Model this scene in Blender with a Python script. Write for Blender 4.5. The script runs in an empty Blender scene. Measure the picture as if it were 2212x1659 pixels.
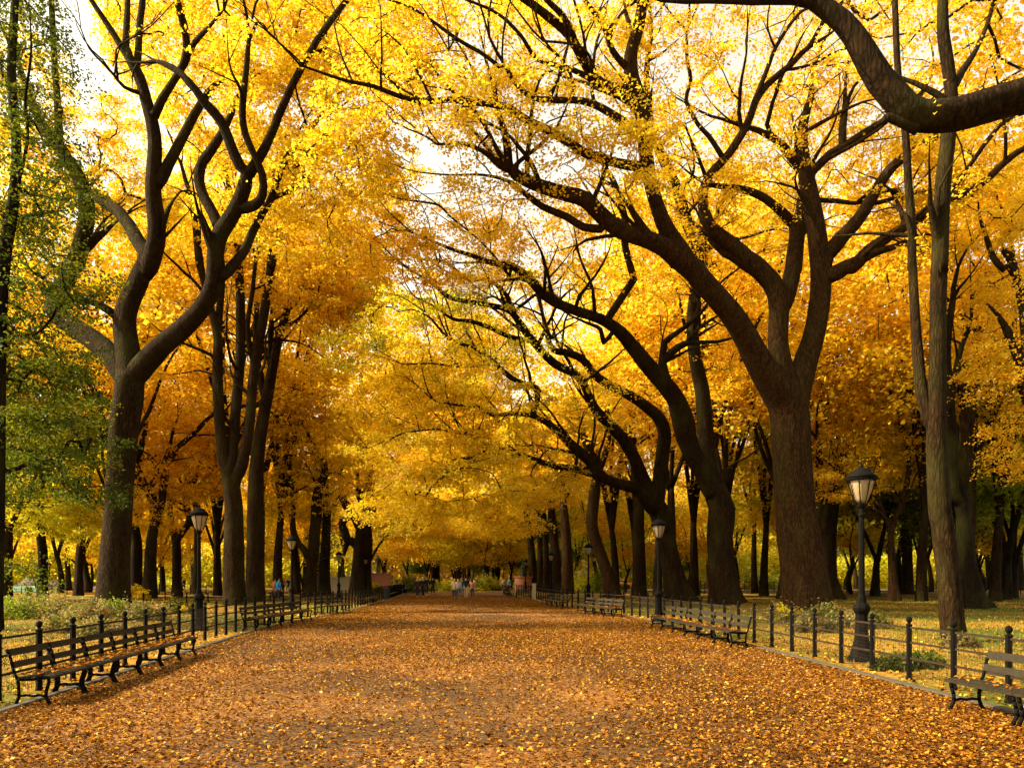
import bpy, math, random
import numpy as np
from mathutils import Vector, Matrix
R = math.radians
random.seed(7)
rng = np.random.default_rng(11)
sc = bpy.context.scene
COL = sc.collection

# ------------------------------------------------------------------ survey of the place
EYE = 1.7          # eye height
F = 1720.0         # focal length in survey units
CX, HY = 1106.0, 1248.0
def W(x, y, d):
    return np.array([(x - CX) / F * d, d, EYE + (HY - y) / F * d])
CR = {'A': (0, 0, .36364), 'B': (0, 536.2, .36364), 'C': (715, 0, .36364), 'D': (715, 536.2, .36364),
      'E': (1407.6, 0, .36364), 'F': (1407.6, 536.2, .36364), '1': (0, 1072.5, .2828), '2': (536.2, 1072.5, .2828),
      '3': (1072.5, 1072.5, .2828), '4': (1586.3, 1072.5, .2828), 'V': (0, 0, 1.0)}
LD = [-12, 0, 4, 11, 27, 40, 63, 86, 104]
LX = [-4.3, -5.7, -6.2, -7.03, -8.95, -8.8, -10.1, -11.8, -13.0]
RD = [-12, 0, 5, 18, 33, 40, 47, 65, 80, 104]
RX = [7.5, 7.1, 6.95, 6.5, 5.9, 4.9, 3.2, 1.9, .2, -1.5]
def smooth(D, X):
    d = np.arange(D[0], D[-1] + .01, 1.0)
    x = np.interp(d, D, X)
    k = np.ones(7) / 7
    xs = np.convolve(np.pad(x, 3, mode='edge'), k, mode='valid')
    return d, xs
LDs, LXs = smooth(LD, LX); RDs, RXs = smooth(RD, RX)
XL = lambda d: np.interp(d, LDs, LXs)
XR = lambda d: np.interp(d, RDs, RXs)

# ------------------------------------------------------------------ materials
def newmat(name):
    m = bpy.data.materials.new(name); m.use_nodes = True
    nt = m.node_tree; nt.nodes.clear()
    out = nt.nodes.new('ShaderNodeOutputMaterial')
    return m, nt, out
def N(nt, t, **kw):
    n = nt.nodes.new(t)
    for k, v in kw.items():
        if k in n.inputs: n.inputs[k].default_value = v
        else: setattr(n, k, v)
    return n
def ramp(nt, stops):
    r = nt.nodes.new('ShaderNodeValToRGB')
    e = r.color_ramp.elements
    while len(e) < len(stops): e.new(.5)
    for i, (p, c) in enumerate(stops):
        e[i].position = p; e[i].color = (*c, 1) if len(c) == 3 else c
    return r
def coords(nt, scale=(1, 1, 1), kind='Object'):
    tc = nt.nodes.new('ShaderNodeTexCoord'); mp = nt.nodes.new('ShaderNodeMapping')
    mp.inputs['Scale'].default_value = scale
    nt.links.new(tc.outputs[kind], mp.inputs['Vector'])
    return mp
def simple(name, col, rough=.6, metal=0, var=.15, nscale=8, bump=0, spec=.5):
    m, nt, out = newmat(name); L = nt.links
    b = N(nt, 'ShaderNodeBsdfPrincipled', Roughness=rough, Metallic=metal)
    b.inputs['Specular IOR Level'].default_value = spec
    mp = coords(nt); no = N(nt, 'ShaderNodeTexNoise', Scale=nscale, Detail=6.0)
    L.new(mp.outputs[0], no.inputs['Vector'])
    r = ramp(nt, [(.3, tuple(c * (1 - var) for c in col)), (.7, tuple(min(1, c * (1 + var)) for c in col))])
    L.new(no.outputs['Fac'], r.inputs[0]); L.new(r.outputs[0], b.inputs['Base Color'])
    if bump:
        bp = N(nt, 'ShaderNodeBump', Strength=bump, Distance=.02); L.new(no.outputs['Fac'], bp.inputs['Height'])
        L.new(bp.outputs[0], b.inputs['Normal'])
    L.new(b.outputs[0], out.inputs[0])
    return m
def leafmat(name, trans=.5, gloss=.04):
    m, nt, out = newmat(name); L = nt.links
    at = N(nt, 'ShaderNodeAttribute', attribute_name='tint')
    oi = N(nt, 'ShaderNodeObjectInfo')
    hs = N(nt, 'ShaderNodeHueSaturation')
    mr = N(nt, 'ShaderNodeMapRange'); mr.inputs['To Min'].default_value = .488; mr.inputs['To Max'].default_value = .506
    L.new(oi.outputs['Random'], mr.inputs['Value']); L.new(mr.outputs[0], hs.inputs['Hue'])
    L.new(at.outputs['Color'], hs.inputs['Color'])
    d = N(nt, 'ShaderNodeBsdfDiffuse'); t = N(nt, 'ShaderNodeBsdfTranslucent'); g = N(nt, 'ShaderNodeBsdfGlossy', Roughness=.45)
    L.new(hs.outputs[0], d.inputs[0]); L.new(hs.outputs[0], t.inputs[0])
    mx = N(nt, 'ShaderNodeMixShader'); mx.inputs[0].default_value = trans
    L.new(d.outputs[0], mx.inputs[1]); L.new(t.outputs[0], mx.inputs[2])
    m2 = N(nt, 'ShaderNodeMixShader'); m2.inputs[0].default_value = gloss
    L.new(mx.outputs[0], m2.inputs[1]); L.new(g.outputs[0], m2.inputs[2])
    L.new(m2.outputs[0], out.inputs[0])
    return m
def barkmat(name, dark, light, moss=.35):
    m, nt, out = newmat(name); L = nt.links
    b = N(nt, 'ShaderNodeBsdfPrincipled', Roughness=.9); b.inputs['Specular IOR Level'].default_value = .05
    mp = coords(nt, (1, 1, .22)); no = N(nt, 'ShaderNodeTexNoise', Scale=6.0, Detail=10.0, Roughness=.72, Distortion=1.2)
    L.new(mp.outputs[0], no.inputs['Vector'])
    vo = N(nt, 'ShaderNodeTexVoronoi', Scale=13.0, feature='DISTANCE_TO_EDGE'); L.new(mp.outputs[0], vo.inputs['Vector'])
    mul = N(nt, 'ShaderNodeMath', operation='MULTIPLY_ADD'); mul.inputs[1].default_value = .6
    L.new(vo.outputs['Distance'], mul.inputs[0]); L.new(no.outputs['Fac'], mul.inputs[2])
    r = ramp(nt, [(.32, tuple(c * .45 for c in dark)), (.5, dark), (.78, light)])
    L.new(mul.outputs[0], r.inputs[0])
    # big patches of paler, redder bark and moss
    mp2 = coords(nt, (1, 1, .5)); n2 = N(nt, 'ShaderNodeTexNoise', Scale=.9, Detail=4.0); L.new(mp2.outputs[0], n2.inputs['Vector'])
    r2 = ramp(nt, [(.45, (0, 0, 0)), (.68, (moss, moss, moss))]); L.new(n2.outputs['Fac'], r2.inputs[0])
    mix = N(nt, 'ShaderNodeMixRGB'); mix.inputs[2].default_value = (.055, .06, .012, 1)
    L.new(r2.outputs[0], mix.inputs[0]); L.new(r.outputs[0], mix.inputs[1]); L.new(mix.outputs[0], b.inputs['Base Color'])
    bp = N(nt, 'ShaderNodeBump', Strength=1.0, Distance=.09); L.new(mul.outputs[0], bp.inputs['Height']); L.new(bp.outputs[0], b.inputs['Normal'])
    L.new(b.outputs[0], out.inputs[0])
    return m
M = {}
M['leaf'] = leafmat('autumn_leaf', .58, .012)
M['litter'] = leafmat('fallen_leaf', .2, .015)
M['bark'] = barkmat('elm_bark', (.011, .0062, .0022), (.036, .0185, .0065), .25)
M['bark_red'] = barkmat('reddish_bark', (.017, .008, .0028), (.062, .029, .0095), .15)
M['bark_dark'] = barkmat('dark_bark', (.007, .0045, .002), (.02, .0125, .006), .3)
M['iron'] = simple('black_iron', (.003, .0021, .0015), .8, 0, .3, 20, spec=.08)
M['rail'] = simple('weathered_rail', (.022, .014, .008), .6, 0, .3, 20, spec=.15)
M['slat'] = simple('bench_slat', (.015, .0098, .0033), .65, 0, .35, 14, .2, spec=.25)
M['kerb'] = simple('kerb_stone', (.036, .027, .014), .85, 0, .25, 6, .3)
M['stone'] = simple('pale_granite', (.36, .30, .20), .8, 0, .12, 5, .2)
M['redstone'] = simple('red_granite', (.34, .14, .07), .7, 0, .15, 5, .2)
M['bronze'] = simple('dark_bronze', (.03, .033, .024), .5, .6, .3, 12)
M['rock'] = simple('grey_schist', (.20, .17, .13), .9, 0, .4, 1.5, .6)
M['tarp'] = simple('green_tarpaulin', (.05, .16, .09), .7, 0, .2, 2)
M['taxi'] = simple('yellow_orange_paint', (.75, .30, .02), .3, 0, .03, 2)
M['glassdark'] = simple('dark_glass', (.02, .025, .03), .1, 0, .1, 2)
M['rubber'] = simple('rubber', (.015, .015, .015), .8)
M['wall'] = simple('pale_limestone', (.52, .47, .40), .85, 0, .08, .2)
M['wall2'] = simple('brick_wall', (.30, .22, .17), .85, 0, .1, .3)
M['paleedge'] = simple('weathered_wood', (.30, .24, .11), .8, 0, .2, 6)
M['binmat'] = simple('black_wire_bin', (.02, .022, .018), .6, .2)

def glass_lamp():
    m, nt, out = newmat('frosted_lamp_glass'); L = nt.links
    b = N(nt, 'ShaderNodeBsdfPrincipled', Roughness=.35)
    b.inputs['Base Color'].default_value = (.42, .32, .18, 1)
    t = N(nt, 'ShaderNodeBsdfTranslucent'); t.inputs[0].default_value = (.42, .32, .18, 1)
    mx = N(nt, 'ShaderNodeMixShader'); mx.inputs[0].default_value = .45
    L.new(b.outputs[0], mx.inputs[1]); L.new(t.outputs[0], mx.inputs[2]); L.new(mx.outputs[0], out.inputs[0])
    return m
M['lampglass'] = glass_lamp()

def ground_mat():
    m, nt, out = newmat('leafy_lawn'); L = nt.links
    b = N(nt, 'ShaderNodeBsdfPrincipled', Roughness=.95); b.inputs['Specular IOR Level'].default_value = .1
    mp = coords(nt)
    n1 = N(nt, 'ShaderNodeTexNoise', Scale=.16, Detail=5.0); L.new(mp.outputs[0], n1.inputs['Vector'])
    n2 = N(nt, 'ShaderNodeTexNoise', Scale=9.0, Detail=6.0, Roughness=.7); L.new(mp.outputs[0], n2.inputs['Vector'])
    vo = N(nt, 'ShaderNodeTexVoronoi', Scale=9.0); L.new(mp.outputs[0], vo.inputs['Vector'])
    g = ramp(nt, [(.3, (.022, .028, .003)), (.55, (.07, .075, .006)), (.75, (.12, .11, .009))]); L.new(n2.outputs['Fac'], g.inputs[0])
    o = ramp(nt, [(0, (.13, .055, .008)), (.5, (.24, .115, .012)), (1, (.38, .22, .025))]); L.new(vo.outputs['Color'], o.inputs[0])
    ad = N(nt, 'ShaderNodeMath', operation='ADD'); L.new(n1.outputs['Fac'], ad.inputs[0])
    vb = N(nt, 'ShaderNodeMath', operation='MULTIPLY_ADD'); vb.inputs[1].default_value = .35; vb.inputs[2].default_value = -.17
    L.new(n2.outputs['Fac'], vb.inputs[0]); L.new(vb.outputs[0], ad.inputs[1])
    f = ramp(nt, [(.44, (0, 0, 0)), (.60, (1, 1, 1))]); L.new(ad.outputs[0], f.inputs[0])
    mx = N(nt, 'ShaderNodeMixRGB'); L.new(f.outputs[0], mx.inputs[0]); L.new(g.outputs[0], mx.inputs[1]); L.new(o.outputs[0], mx.inputs[2])
    L.new(mx.outputs[0], b.inputs['Base Color'])
    bp = N(nt, 'ShaderNodeBump', Strength=.7, Distance=.05); L.new(n2.outputs['Fac'], bp.inputs['Height']); L.new(bp.outputs[0], b.inputs['Normal'])
    L.new(b.outputs[0], out.inputs[0]); return m
def path_mat():
    m, nt, out = newmat('leaf_strewn_asphalt'); L = nt.links
    b = N(nt, 'ShaderNodeBsdfPrincipled', Roughness=.85); b.inputs['Specular IOR Level'].default_value = .25
    mp = coords(nt)
    n1 = N(nt, 'ShaderNodeTexNoise', Scale=.25, Detail=6.0); L.new(mp.outputs[0], n1.inputs['Vector'])
    n2 = N(nt, 'ShaderNodeTexNoise', Scale=22.0, Detail=6.0, Roughness=.75); L.new(mp.outputs[0], n2.inputs['Vector'])
    vo = N(nt, 'ShaderNodeTexVoronoi', Scale=11.0); L.new(mp.outputs[0], vo.inputs['Vector'])
    base = ramp(nt, [(.3, (.028, .012, .0015)), (.7, (.068, .029, .003))]); L.new(n2.outputs['Fac'], base.inputs[0])
    lv = ramp(nt, [(0, (.09, .03, .004)), (.5, (.17, .065, .008)), (1, (.27, .12, .016))]); L.new(vo.outputs['Color'], lv.inputs[0])
    ad = N(nt, 'ShaderNodeMath', operation='ADD'); L.new(n1.outputs['Fac'], ad.inputs[0])
    sb = N(nt, 'ShaderNodeMath', operation='MULTIPLY_ADD'); sb.inputs[1].default_value = .8; sb.inputs[2].default_value = -.4
    L.new(n2.outputs['Fac'], sb.inputs[0]); L.new(sb.outputs[0], ad.inputs[1])
    f = ramp(nt, [(.46, (0, 0, 0)), (.56, (.9, .9, .9))]); L.new(ad.outputs[0], f.inputs[0])
    mx = N(nt, 'ShaderNodeMixRGB'); L.new(f.outputs[0], mx.inputs[0]); L.new(base.outputs[0], mx.inputs[1]); L.new(lv.outputs[0], mx.inputs[2])
    L.new(mx.outputs[0], b.inputs['Base Color'])
    bp = N(nt, 'ShaderNodeBump', Strength=.5, Distance=.02); L.new(n2.outputs['Fac'], bp.inputs['Height']); L.new(bp.outputs[0], b.inputs['Normal'])
    L.new(b.outputs[0], out.inputs[0]); return m
M['lawn'] = ground_mat(); M['path'] = path_mat()

# ------------------------------------------------------------------ object helpers
def tag(o, label=None, cat=None, group=None, kind=None):
    if label: o['label'] = label
    if cat: o['category'] = cat
    if group: o['group'] = group
    if kind: o['kind'] = kind
    return o
def empty(name, loc, rz=0, label=None, cat=None, group=None):
    o = bpy.data.objects.new(name, None); COL.objects.link(o)
    o.location = [float(v) for v in loc]; o.rotation_euler = (0, 0, rz); o.empty_display_size = .3
    return tag(o, label, cat, group)
def link(name, me, mat, parent=None, smooth_=False):
    if mat and not me.materials: me.materials.append(mat)
    o = bpy.data.objects.new(name, me); COL.objects.link(o)
    if parent: o.parent = parent
    if smooth_: me.polygons.foreach_set('use_smooth', [True] * len(me.polygons))
    return o
def copy_tree(o, parent=None):
    c = o.copy(); COL.objects.link(c)
    if parent: c.parent = parent
    for ch in list(o.children): copy_tree(ch, c)
    return c
class MB:
    def __init__(s): s.v = []; s.f = []
    def add(s, vs, fs):
        k = len(s.v); s.v += [tuple(float(a) for a in p) for p in vs]; s.f += [tuple(i + k for i in f) for f in fs]; return s
    def box(s, c, sz, rot=None, bev=0):
        x, y, z = (a / 2 for a in sz)
        vs = [Vector((i * x, j * y, k * z)) for i in (-1, 1) for j in (-1, 1) for k in (-1, 1)]
        if rot: vs = [rot @ v for v in vs]
        c = Vector(c)
        return s.add([v + c for v in vs], [(0, 1, 3, 2), (4, 6, 7, 5), (0, 4, 5, 1), (2, 3, 7, 6), (0, 2, 6, 4), (1, 5, 7, 3)])
    def beam(s, a, b, w, h, up=(0, 0, 1)):
        a = Vector(a); b = Vector(b); d = b - a; L_ = d.length; d.normalize(); up = Vector(up)
        sx = d.cross(up); 
        if sx.length < 1e-4: sx = d.cross(Vector((1, 0, 0)))
        sx.normalize(); uz = sx.cross(d)
        vs = []
        for p in (a, b):
            for i, j in ((-1, -1), (1, -1), (1, 1), (-1, 1)): vs.append(p + sx * i * w / 2 + uz * j * h / 2)
        return s.add(vs, [(0, 1, 2, 3), (7, 6, 5, 4), (0, 4, 5, 1), (1, 5, 6, 2), (2, 6, 7, 3), (3, 7, 4, 0)])
    def tube(s, pts, rads, n=8, cap=True):
        P = [Vector(p) for p in pts]; k = len(s.v); u = None
        for i, p in enumerate(P):
            t = (P[min(i + 1, len(P) - 1)] - P[max(i - 1, 0)]).normalized()
            if u is None: u = t.orthogonal().normalized()
            else: u = (u - t * u.dot(t)).normalized()
            w = t.cross(u); r = rads[i] if hasattr(rads, '__len__') else rads
            for j in range(n):
                a = 2 * math.pi * j / n; s.v.append(tuple(p + (u * math.cos(a) + w * math.sin(a)) * r))
        for i in range(len(P) - 1):
            for j in range(n):
                a = k + i * n + j; b = k + i * n + (j + 1) % n; s.f.append((a, b, b + n, a + n))
        if cap: s.f.append(tuple(k + j for j in reversed(range(n)))); s.f.append(tuple(k + (len(P) - 1) * n + j for j in range(n)))
        return s
    def lathe(s, prof, n=16, c=(0, 0, 0), flute=0):
        k = len(s.v)
        for r, z in prof:
            for j in range(n):
                a = 2 * math.pi * j / n; q = r * (1 - flute * (j % 2)); s.v.append((c[0] + q * math.cos(a), c[1] + q * math.sin(a), c[2] + z))
        for i in range(len(prof) - 1):
            for j in range(n):
                a = k + i * n + j; b = k + i * n + (j + 1) % n; s.f.append((a, b, b + n, a + n))
        s.f.append(tuple(k + j for j in reversed(range(n)))); s.f.append(tuple(k + (len(prof) - 1) * n + j for j in range(n)))
        return s
    def mesh(s, name='m'):
        me = bpy.data.meshes.new(name); me.from_pydata(s.v, [], s.f); me.update(); return me
    def build(s, name, mat, parent=None, sm=False): return link(name, s.mesh(name), mat, parent, sm)

def quad_leaves(name, C, Nn, D, L_, Wd, colr, mat, parent=None):
    """leaf shaped folded quads; C centres, Nn normals, D directions"""
    n = len(C)
    Nn = Nn / (np.linalg.norm(Nn, axis=1, keepdims=True) + 1e-9)
    D = D - Nn * np.sum(D * Nn, axis=1, keepdims=True)
    D = D / (np.linalg.norm(D, axis=1, keepdims=True) + 1e-9)
    S = np.cross(Nn, D)
    L_ = L_[:, None]; Wd = Wd[:, None]
    V = np.empty((n, 4, 3))
    V[:, 0] = C - D * L_ * .5
    V[:, 1] = C + S * Wd * .5 - D * L_ * .05 + Nn * Wd * .18
    V[:, 2] = C + D * L_ * .5 - Nn * L_ * .10
    V[:, 3] = C - S * Wd * .5 - D * L_ * .05 + Nn * Wd * .18
    me = bpy.data.meshes.new(name)
    me.vertices.add(n * 4); me.vertices.foreach_set('co', V.reshape(-1).astype(np.float32))
    me.loops.add(n * 4); me.loops.foreach_set('vertex_index', np.arange(n * 4, dtype=np.int32))
    me.polygons.add(n); me.polygons.foreach_set('loop_start', np.arange(0, n * 4, 4, dtype=np.int32))
    at = me.attributes.new('tint', 'FLOAT_COLOR', 'POINT')
    c4 = np.ones((n, 4, 4), dtype=np.float32); c4[:, :, :3] = colr[:, None, :]
    at.data.foreach_set('color', c4.reshape(-1))
    me.update(calc_edges=True)
    return link(name, me, mat, parent)

PAL = {
 'Y': [(.92, .66, .022), (.90, .60, .018), (.88, .53, .014), (.90, .70, .045)],
 'G': [(.91, .62, .02), (.90, .57, .016), (.88, .51, .014), (.90, .66, .03)],
 'O': [(.93, .60, .016), (.92, .54, .014), (.93, .64, .018), (.90, .48, .014)],
 'L': [(.60, .54, .02), (.74, .58, .018), (.42, .44, .018), (.80, .60, .02)],
 'N': [(.20, .28, .014), (.28, .36, .016), (.40, .42, .016), (.13, .20, .013)],
 'K': [(.06, .11, .014), (.09, .14, .016), (.12, .16, .016), (.16, .16, .014)],
 'E': [(.05, .085, .006), (.085, .12, .007), (.20, .19, .008), (.03, .05, .004)],
 'T': [(.26, .18, .05), (.22, .14, .03), (.18, .15, .03), (.34, .25, .09)],
 'P': [(.13, .15, .03), (.10, .12, .02), (.18, .18, .04), (.065, .09, .012)],
}
def sprays(T, D, pal, per, size, spread, flat=.3, r=rng):
    """leaves of flat sprays round targets T growing along D. returns C,N,D,L,W,col"""
    n = len(T); k = per
    R_ = spread * r.uniform(.6, 1.35, n)
    u = D.copy(); u[:, 2] *= .4; u /= np.linalg.norm(u, axis=1, keepdims=True) + 1e-9
    w = np.stack([-u[:, 1], u[:, 0], np.zeros(n)], 1); w /= np.linalg.norm(w, axis=1, keepdims=True) + 1e-9
    a = r.uniform(0, 2 * np.pi, (n, k)); q = np.sqrt(r.uniform(0, 1, (n, k))) * R_[:, None]
    q2 = q * np.cos(a) * 1.25; q3 = q * np.sin(a) * .8
    h = r.normal(0, 1, (n, k)) * flat * R_[:, None] - .30 * q * q / np.maximum(R_[:, None], .1)
    Cc = T[:, None, :] + u[:, None, :] * q2[..., None] + w[:, None, :] * q3[..., None]
    Cc[..., 2] += h
    Nn = r.normal(0, .55, (n, k, 3)); Nn[..., 2] += .8
    Dd = u[:, None, :] * .8 + r.normal(0, .6, (n, k, 3)); Dd[..., 2] -= .35
    L_ = size * r.uniform(.65, 1.3, (n, k)); Wd = L_ * r.uniform(.6, .8, (n, k))
    pal = np.array(pal)
    ci = r.integers(0, pal.shape[1], (n,)) if pal.ndim == 3 else r.integers(0, len(pal), (n,))
    base = pal[np.arange(n), ci] if pal.ndim == 3 else pal[ci]
    pl = pal[np.arange(n)[:, None], r.integers(0, pal.shape[1], (n, k))] if pal.ndim == 3 else pal[r.integers(0, len(pal), (n, k))]
    col = base[:, None, :] * .7 + pl * .3
    col = col * r.uniform(.82, 1.1, (n, k, 1)) * r.uniform(.75, 1.08, (n, 1, 1))
    f = lambda z: z.reshape(-1, z.shape[-1])
    return f(Cc), f(Nn), f(Dd), L_.reshape(-1), Wd.reshape(-1), np.clip(f(col), 0, .95)

def cat(P, n_per):
    """Catmull-Rom through P (array Nxk)"""
    P = np.array(P, float); out = []
    for i in range(len(P) - 1):
        p0 = P[max(i - 1, 0)]; p1 = P[i]; p2 = P[i + 1]; p3 = P[min(i + 2, len(P) - 1)]
        for t in np.linspace(0, 1, max(1, n_per[i]), endpoint=False):
            out.append(.5 * ((2 * p1) + (-p0 + p2) * t + (2 * p0 - 5 * p1 + 4 * p2 - p3) * t * t + (-p0 + 3 * p1 - 3 * p2 + p3) * t ** 3))
    out.append(P[-1]); return np.array(out)

class Tree:
    def __init__(s, seed=1):
        s.p = []; s.par = []; s.r = []; s.px = []; s.traced = []
        s.rg = np.random.default_rng(seed); s.T = []; s.TD = []; s.TP = []; s.tipr = .016
    def node(s, p, par, r, px=None, tr=True):
        s.p.append(np.array(p, float)); s.par.append(par); s.r.append(r); s.px.append(px); s.traced.append(tr); return len(s.p) - 1
    def limb(s, crop, pts, d1=None, d0=None):
        ox, oy, k = CR[crop]
        q = []; ws = [(i, p[2]) for i, p in enumerate(pts) if len(p) > 2]
        for i, p in enumerate(pts):
            w = np.interp(i, [a for a, b in ws], [b for a, b in ws])
            q.append([ox + p[0] * k, oy + p[1] * k, w * k])
        q = np.array(q)
        if not s.p:
            yb = HY + EYE * F / d0
            q = np.vstack([[q[0, 0], yb + .35 / d0 * F, q[0, 2] * 1.12], q]) if q[0, 1] < yb - 2 else q
            par = -1; d1 = d0 if d1 is None else d1
        else:
            PX = np.array(s.px); par = int(np.argmin((PX[:, 0] - q[0, 0]) ** 2 + (PX[:, 1] - q[0, 1]) ** 2)); d0 = PX[par, 2]
            if d1 is None: d1 = d0
        seg = np.linalg.norm(np.diff(q[:, :2], axis=0), axis=1)
        step = .45 * F / d0
        c = cat(q, [int(math.ceil(v / step)) for v in seg])
        al = np.r_[0, np.cumsum(np.linalg.norm(np.diff(c[:, :2], axis=0), axis=1))]; al /= al[-1]
        for i, (x, y, w) in enumerate(c):
            d = d0 + (d1 - d0) * al[i]
            par = s.node(W(x, y, d), par, max(w, .6) / 2 / F * d, (x, y, d))
        return s
    def limbw(s, pts, rads):
        """limb given in metres"""
        P = np.array([list(p) + [r] for p, r in zip(pts, rads)])
        seg = np.linalg.norm(np.diff(P[:, :3], axis=0), axis=1)
        c = cat(P, [int(math.ceil(v / .7)) for v in seg])
        if s.p:
            A = np.array(s.p); par = int(np.argmin(((A - c[0, :3]) ** 2).sum(1)))
        else: par = -1
        for i in range(len(c)):
            par = s.node(c[i, :3], par, c[i, 3], (0, 0, 0))
        return s
    def blob(s, c, rad, n, pal):
        g = s.rg.normal(0, 1, (n, 3)); g /= np.linalg.norm(g, axis=1, keepdims=True)
        g *= s.rg.uniform(.25, 1, (n, 1)) ** (1 / 2.2)
        t = np.array(c) + g * np.array(rad)
        t = t[t[:, 2] > 1.0]
        s.T.append(t); s.TP += [pal] * len(t)
    def pblob(s, x, y, rx, ry, d, rd, pal='Y', w=1.0, rho=4.2):
        d = d + rd * .9; m = d / F
        n = int(w * rho * math.pi * rx * ry * m * m) + 3
        s.blob(W(x, y, d), (rx * m, rd, ry * m), n, pal)
    def sprout(s, n, lmax=6.5, rmax=.42):
        """secondary boughs forking off the main limbs, and two carrying on from each limb's end"""
        n0 = len(s.p); kids = set(s.par); g = s.rg
        cand = [i for i in range(n0) if .045 < s.r[i] < rmax and s.p[i][2] > 7 and s.par[i] >= 0]
        ends = [i for i in range(n0) if i not in kids and s.p[i][2] > 6 and s.par[i] >= 0]
        jobs = [(i, False) for i in g.choice(cand, min(n, len(cand)), replace=False)] + [(i, True) for i in ends for _ in range(2)]
        for i, end in jobs:
            i = int(i); p = s.p[i].copy(); d = p - s.p[s.par[i]]; d = d / (np.linalg.norm(d) + 1e-9)
            v = g.normal(0, 1, 3); v -= d * np.dot(v, d); v /= np.linalg.norm(v) + 1e-9
            h = d * (.9 if end else .45) + v * (.35 if end else .8); h[2] = abs(h[2]) * .8 + .1; h /= np.linalg.norm(h)
            ln = lmax * g.uniform(.45, 1) * (.6 + min(s.r[i], .25) * 2.2); k = max(4, int(ln / .5))
            r0 = min(s.r[i] * (.7 if end else .45), .10); par = i; q = p; bend = g.normal(0, .09, 3); bend[2] = abs(bend[2]) * .5
            for m_ in range(1, k + 1):
                h = h + bend + g.normal(0, .10, 3); h /= np.linalg.norm(h); q = q + h * ln / k
                if m_ == k // 2: bend = g.normal(0, .10, 3)
                par = s.node(q, par, r0 * (1 - m_ / k) ** .8 + .014, (1e9, 1e9, 0))
                if m_ in (k // 3, 2 * k // 3) and k > 6:
                    hh = h + g.normal(0, .5, 3); hh /= np.linalg.norm(hh); qq = q; pp_ = par; kk = k // 3 + 1
                    for m2 in range(1, kk + 1):
                        hh = hh + g.normal(0, .13, 3); hh /= np.linalg.norm(hh); qq = qq + hh * ln / k * 1.1
                        pp_ = s.node(qq, pp_, (r0 * (1 - m_ / k) * .6) * (1 - m2 / kk) + .011, (1e9, 1e9, 0))
    def grow(s):
        if not s.T: return
        T = np.vstack(s.T); TP = s.TP
        A = np.array(s.p); ok = A[:, 2] > 3.0
        if ok.sum() < 2: ok[:] = True
        dm = np.full(len(T), 1e9)
        base = A[ok]
        for i in range(0, len(T), 256):
            dm[i:i + 256] = np.sqrt(((T[i:i + 256, None] - base[None]) ** 2).sum(2)).min(1)
        cap = len(A) + len(T) * 14
        B = np.full((cap, 3), 1e6); B[:len(A)][ok] = A[ok]; nb = len(A)
        ang0 = B
        TT = []; TD = []; TPP = []
        for i in np.argsort(dm):
            t = T[i]
            dd = ((B[:nb] - t) ** 2).sum(1)
            # prefer a node lower than the target: twigs climb outwards
            dd = dd + np.where(B[:nb, 2] > t[2], 1.2 * (B[:nb, 2] - t[2]) ** 2, 0)
            j = int(np.argmin(dd)); a = np.array(s.p[j]); v = t - a; ln = np.linalg.norm(v)
            pj = s.par[j]
            pd = (a - s.p[pj]) if pj >= 0 else np.array([0, 0, 1.]); pd = pd / (np.linalg.norm(pd) + 1e-9)
            k = max(1, int(math.ceil(ln / .75))); k = min(k, 12)
            par = j; side = s.rg.normal(0, .13, 3) * ln
            for m_ in range(1, k + 1):
                f = m_ / k
                p = a + v * f + (pd * ln * .28 + side) * (f * (1 - f)) + s.rg.normal(0, .05, 3) * (f < 1)
                p[2] += .12 * ln * f * (1 - f)
                par = s.node(p, par, 0, None, False); B[nb] = p; nb += 1
            TT.append(t); TD.append(v / (ln + 1e-9) + .001); TPP.append(PAL[TP[i]])
        s.TT = np.array(TT); s.TDD = np.array(TD); s.TPP = np.array(TPP)
        n = len(s.p); cnt = np.zeros(n)
        haschild = np.zeros(n, bool)
        for i in range(n):
            if s.par[i] >= 0: haschild[s.par[i]] = True
        cnt[~haschild] = 1
        for i in range(n - 1, -1, -1):
            if s.par[i] >= 0: cnt[s.par[i]] += cnt[i]
        for i in range(n):
            if not s.traced[i]: s.r[i] = s.tipr * cnt[i] ** .46
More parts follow.
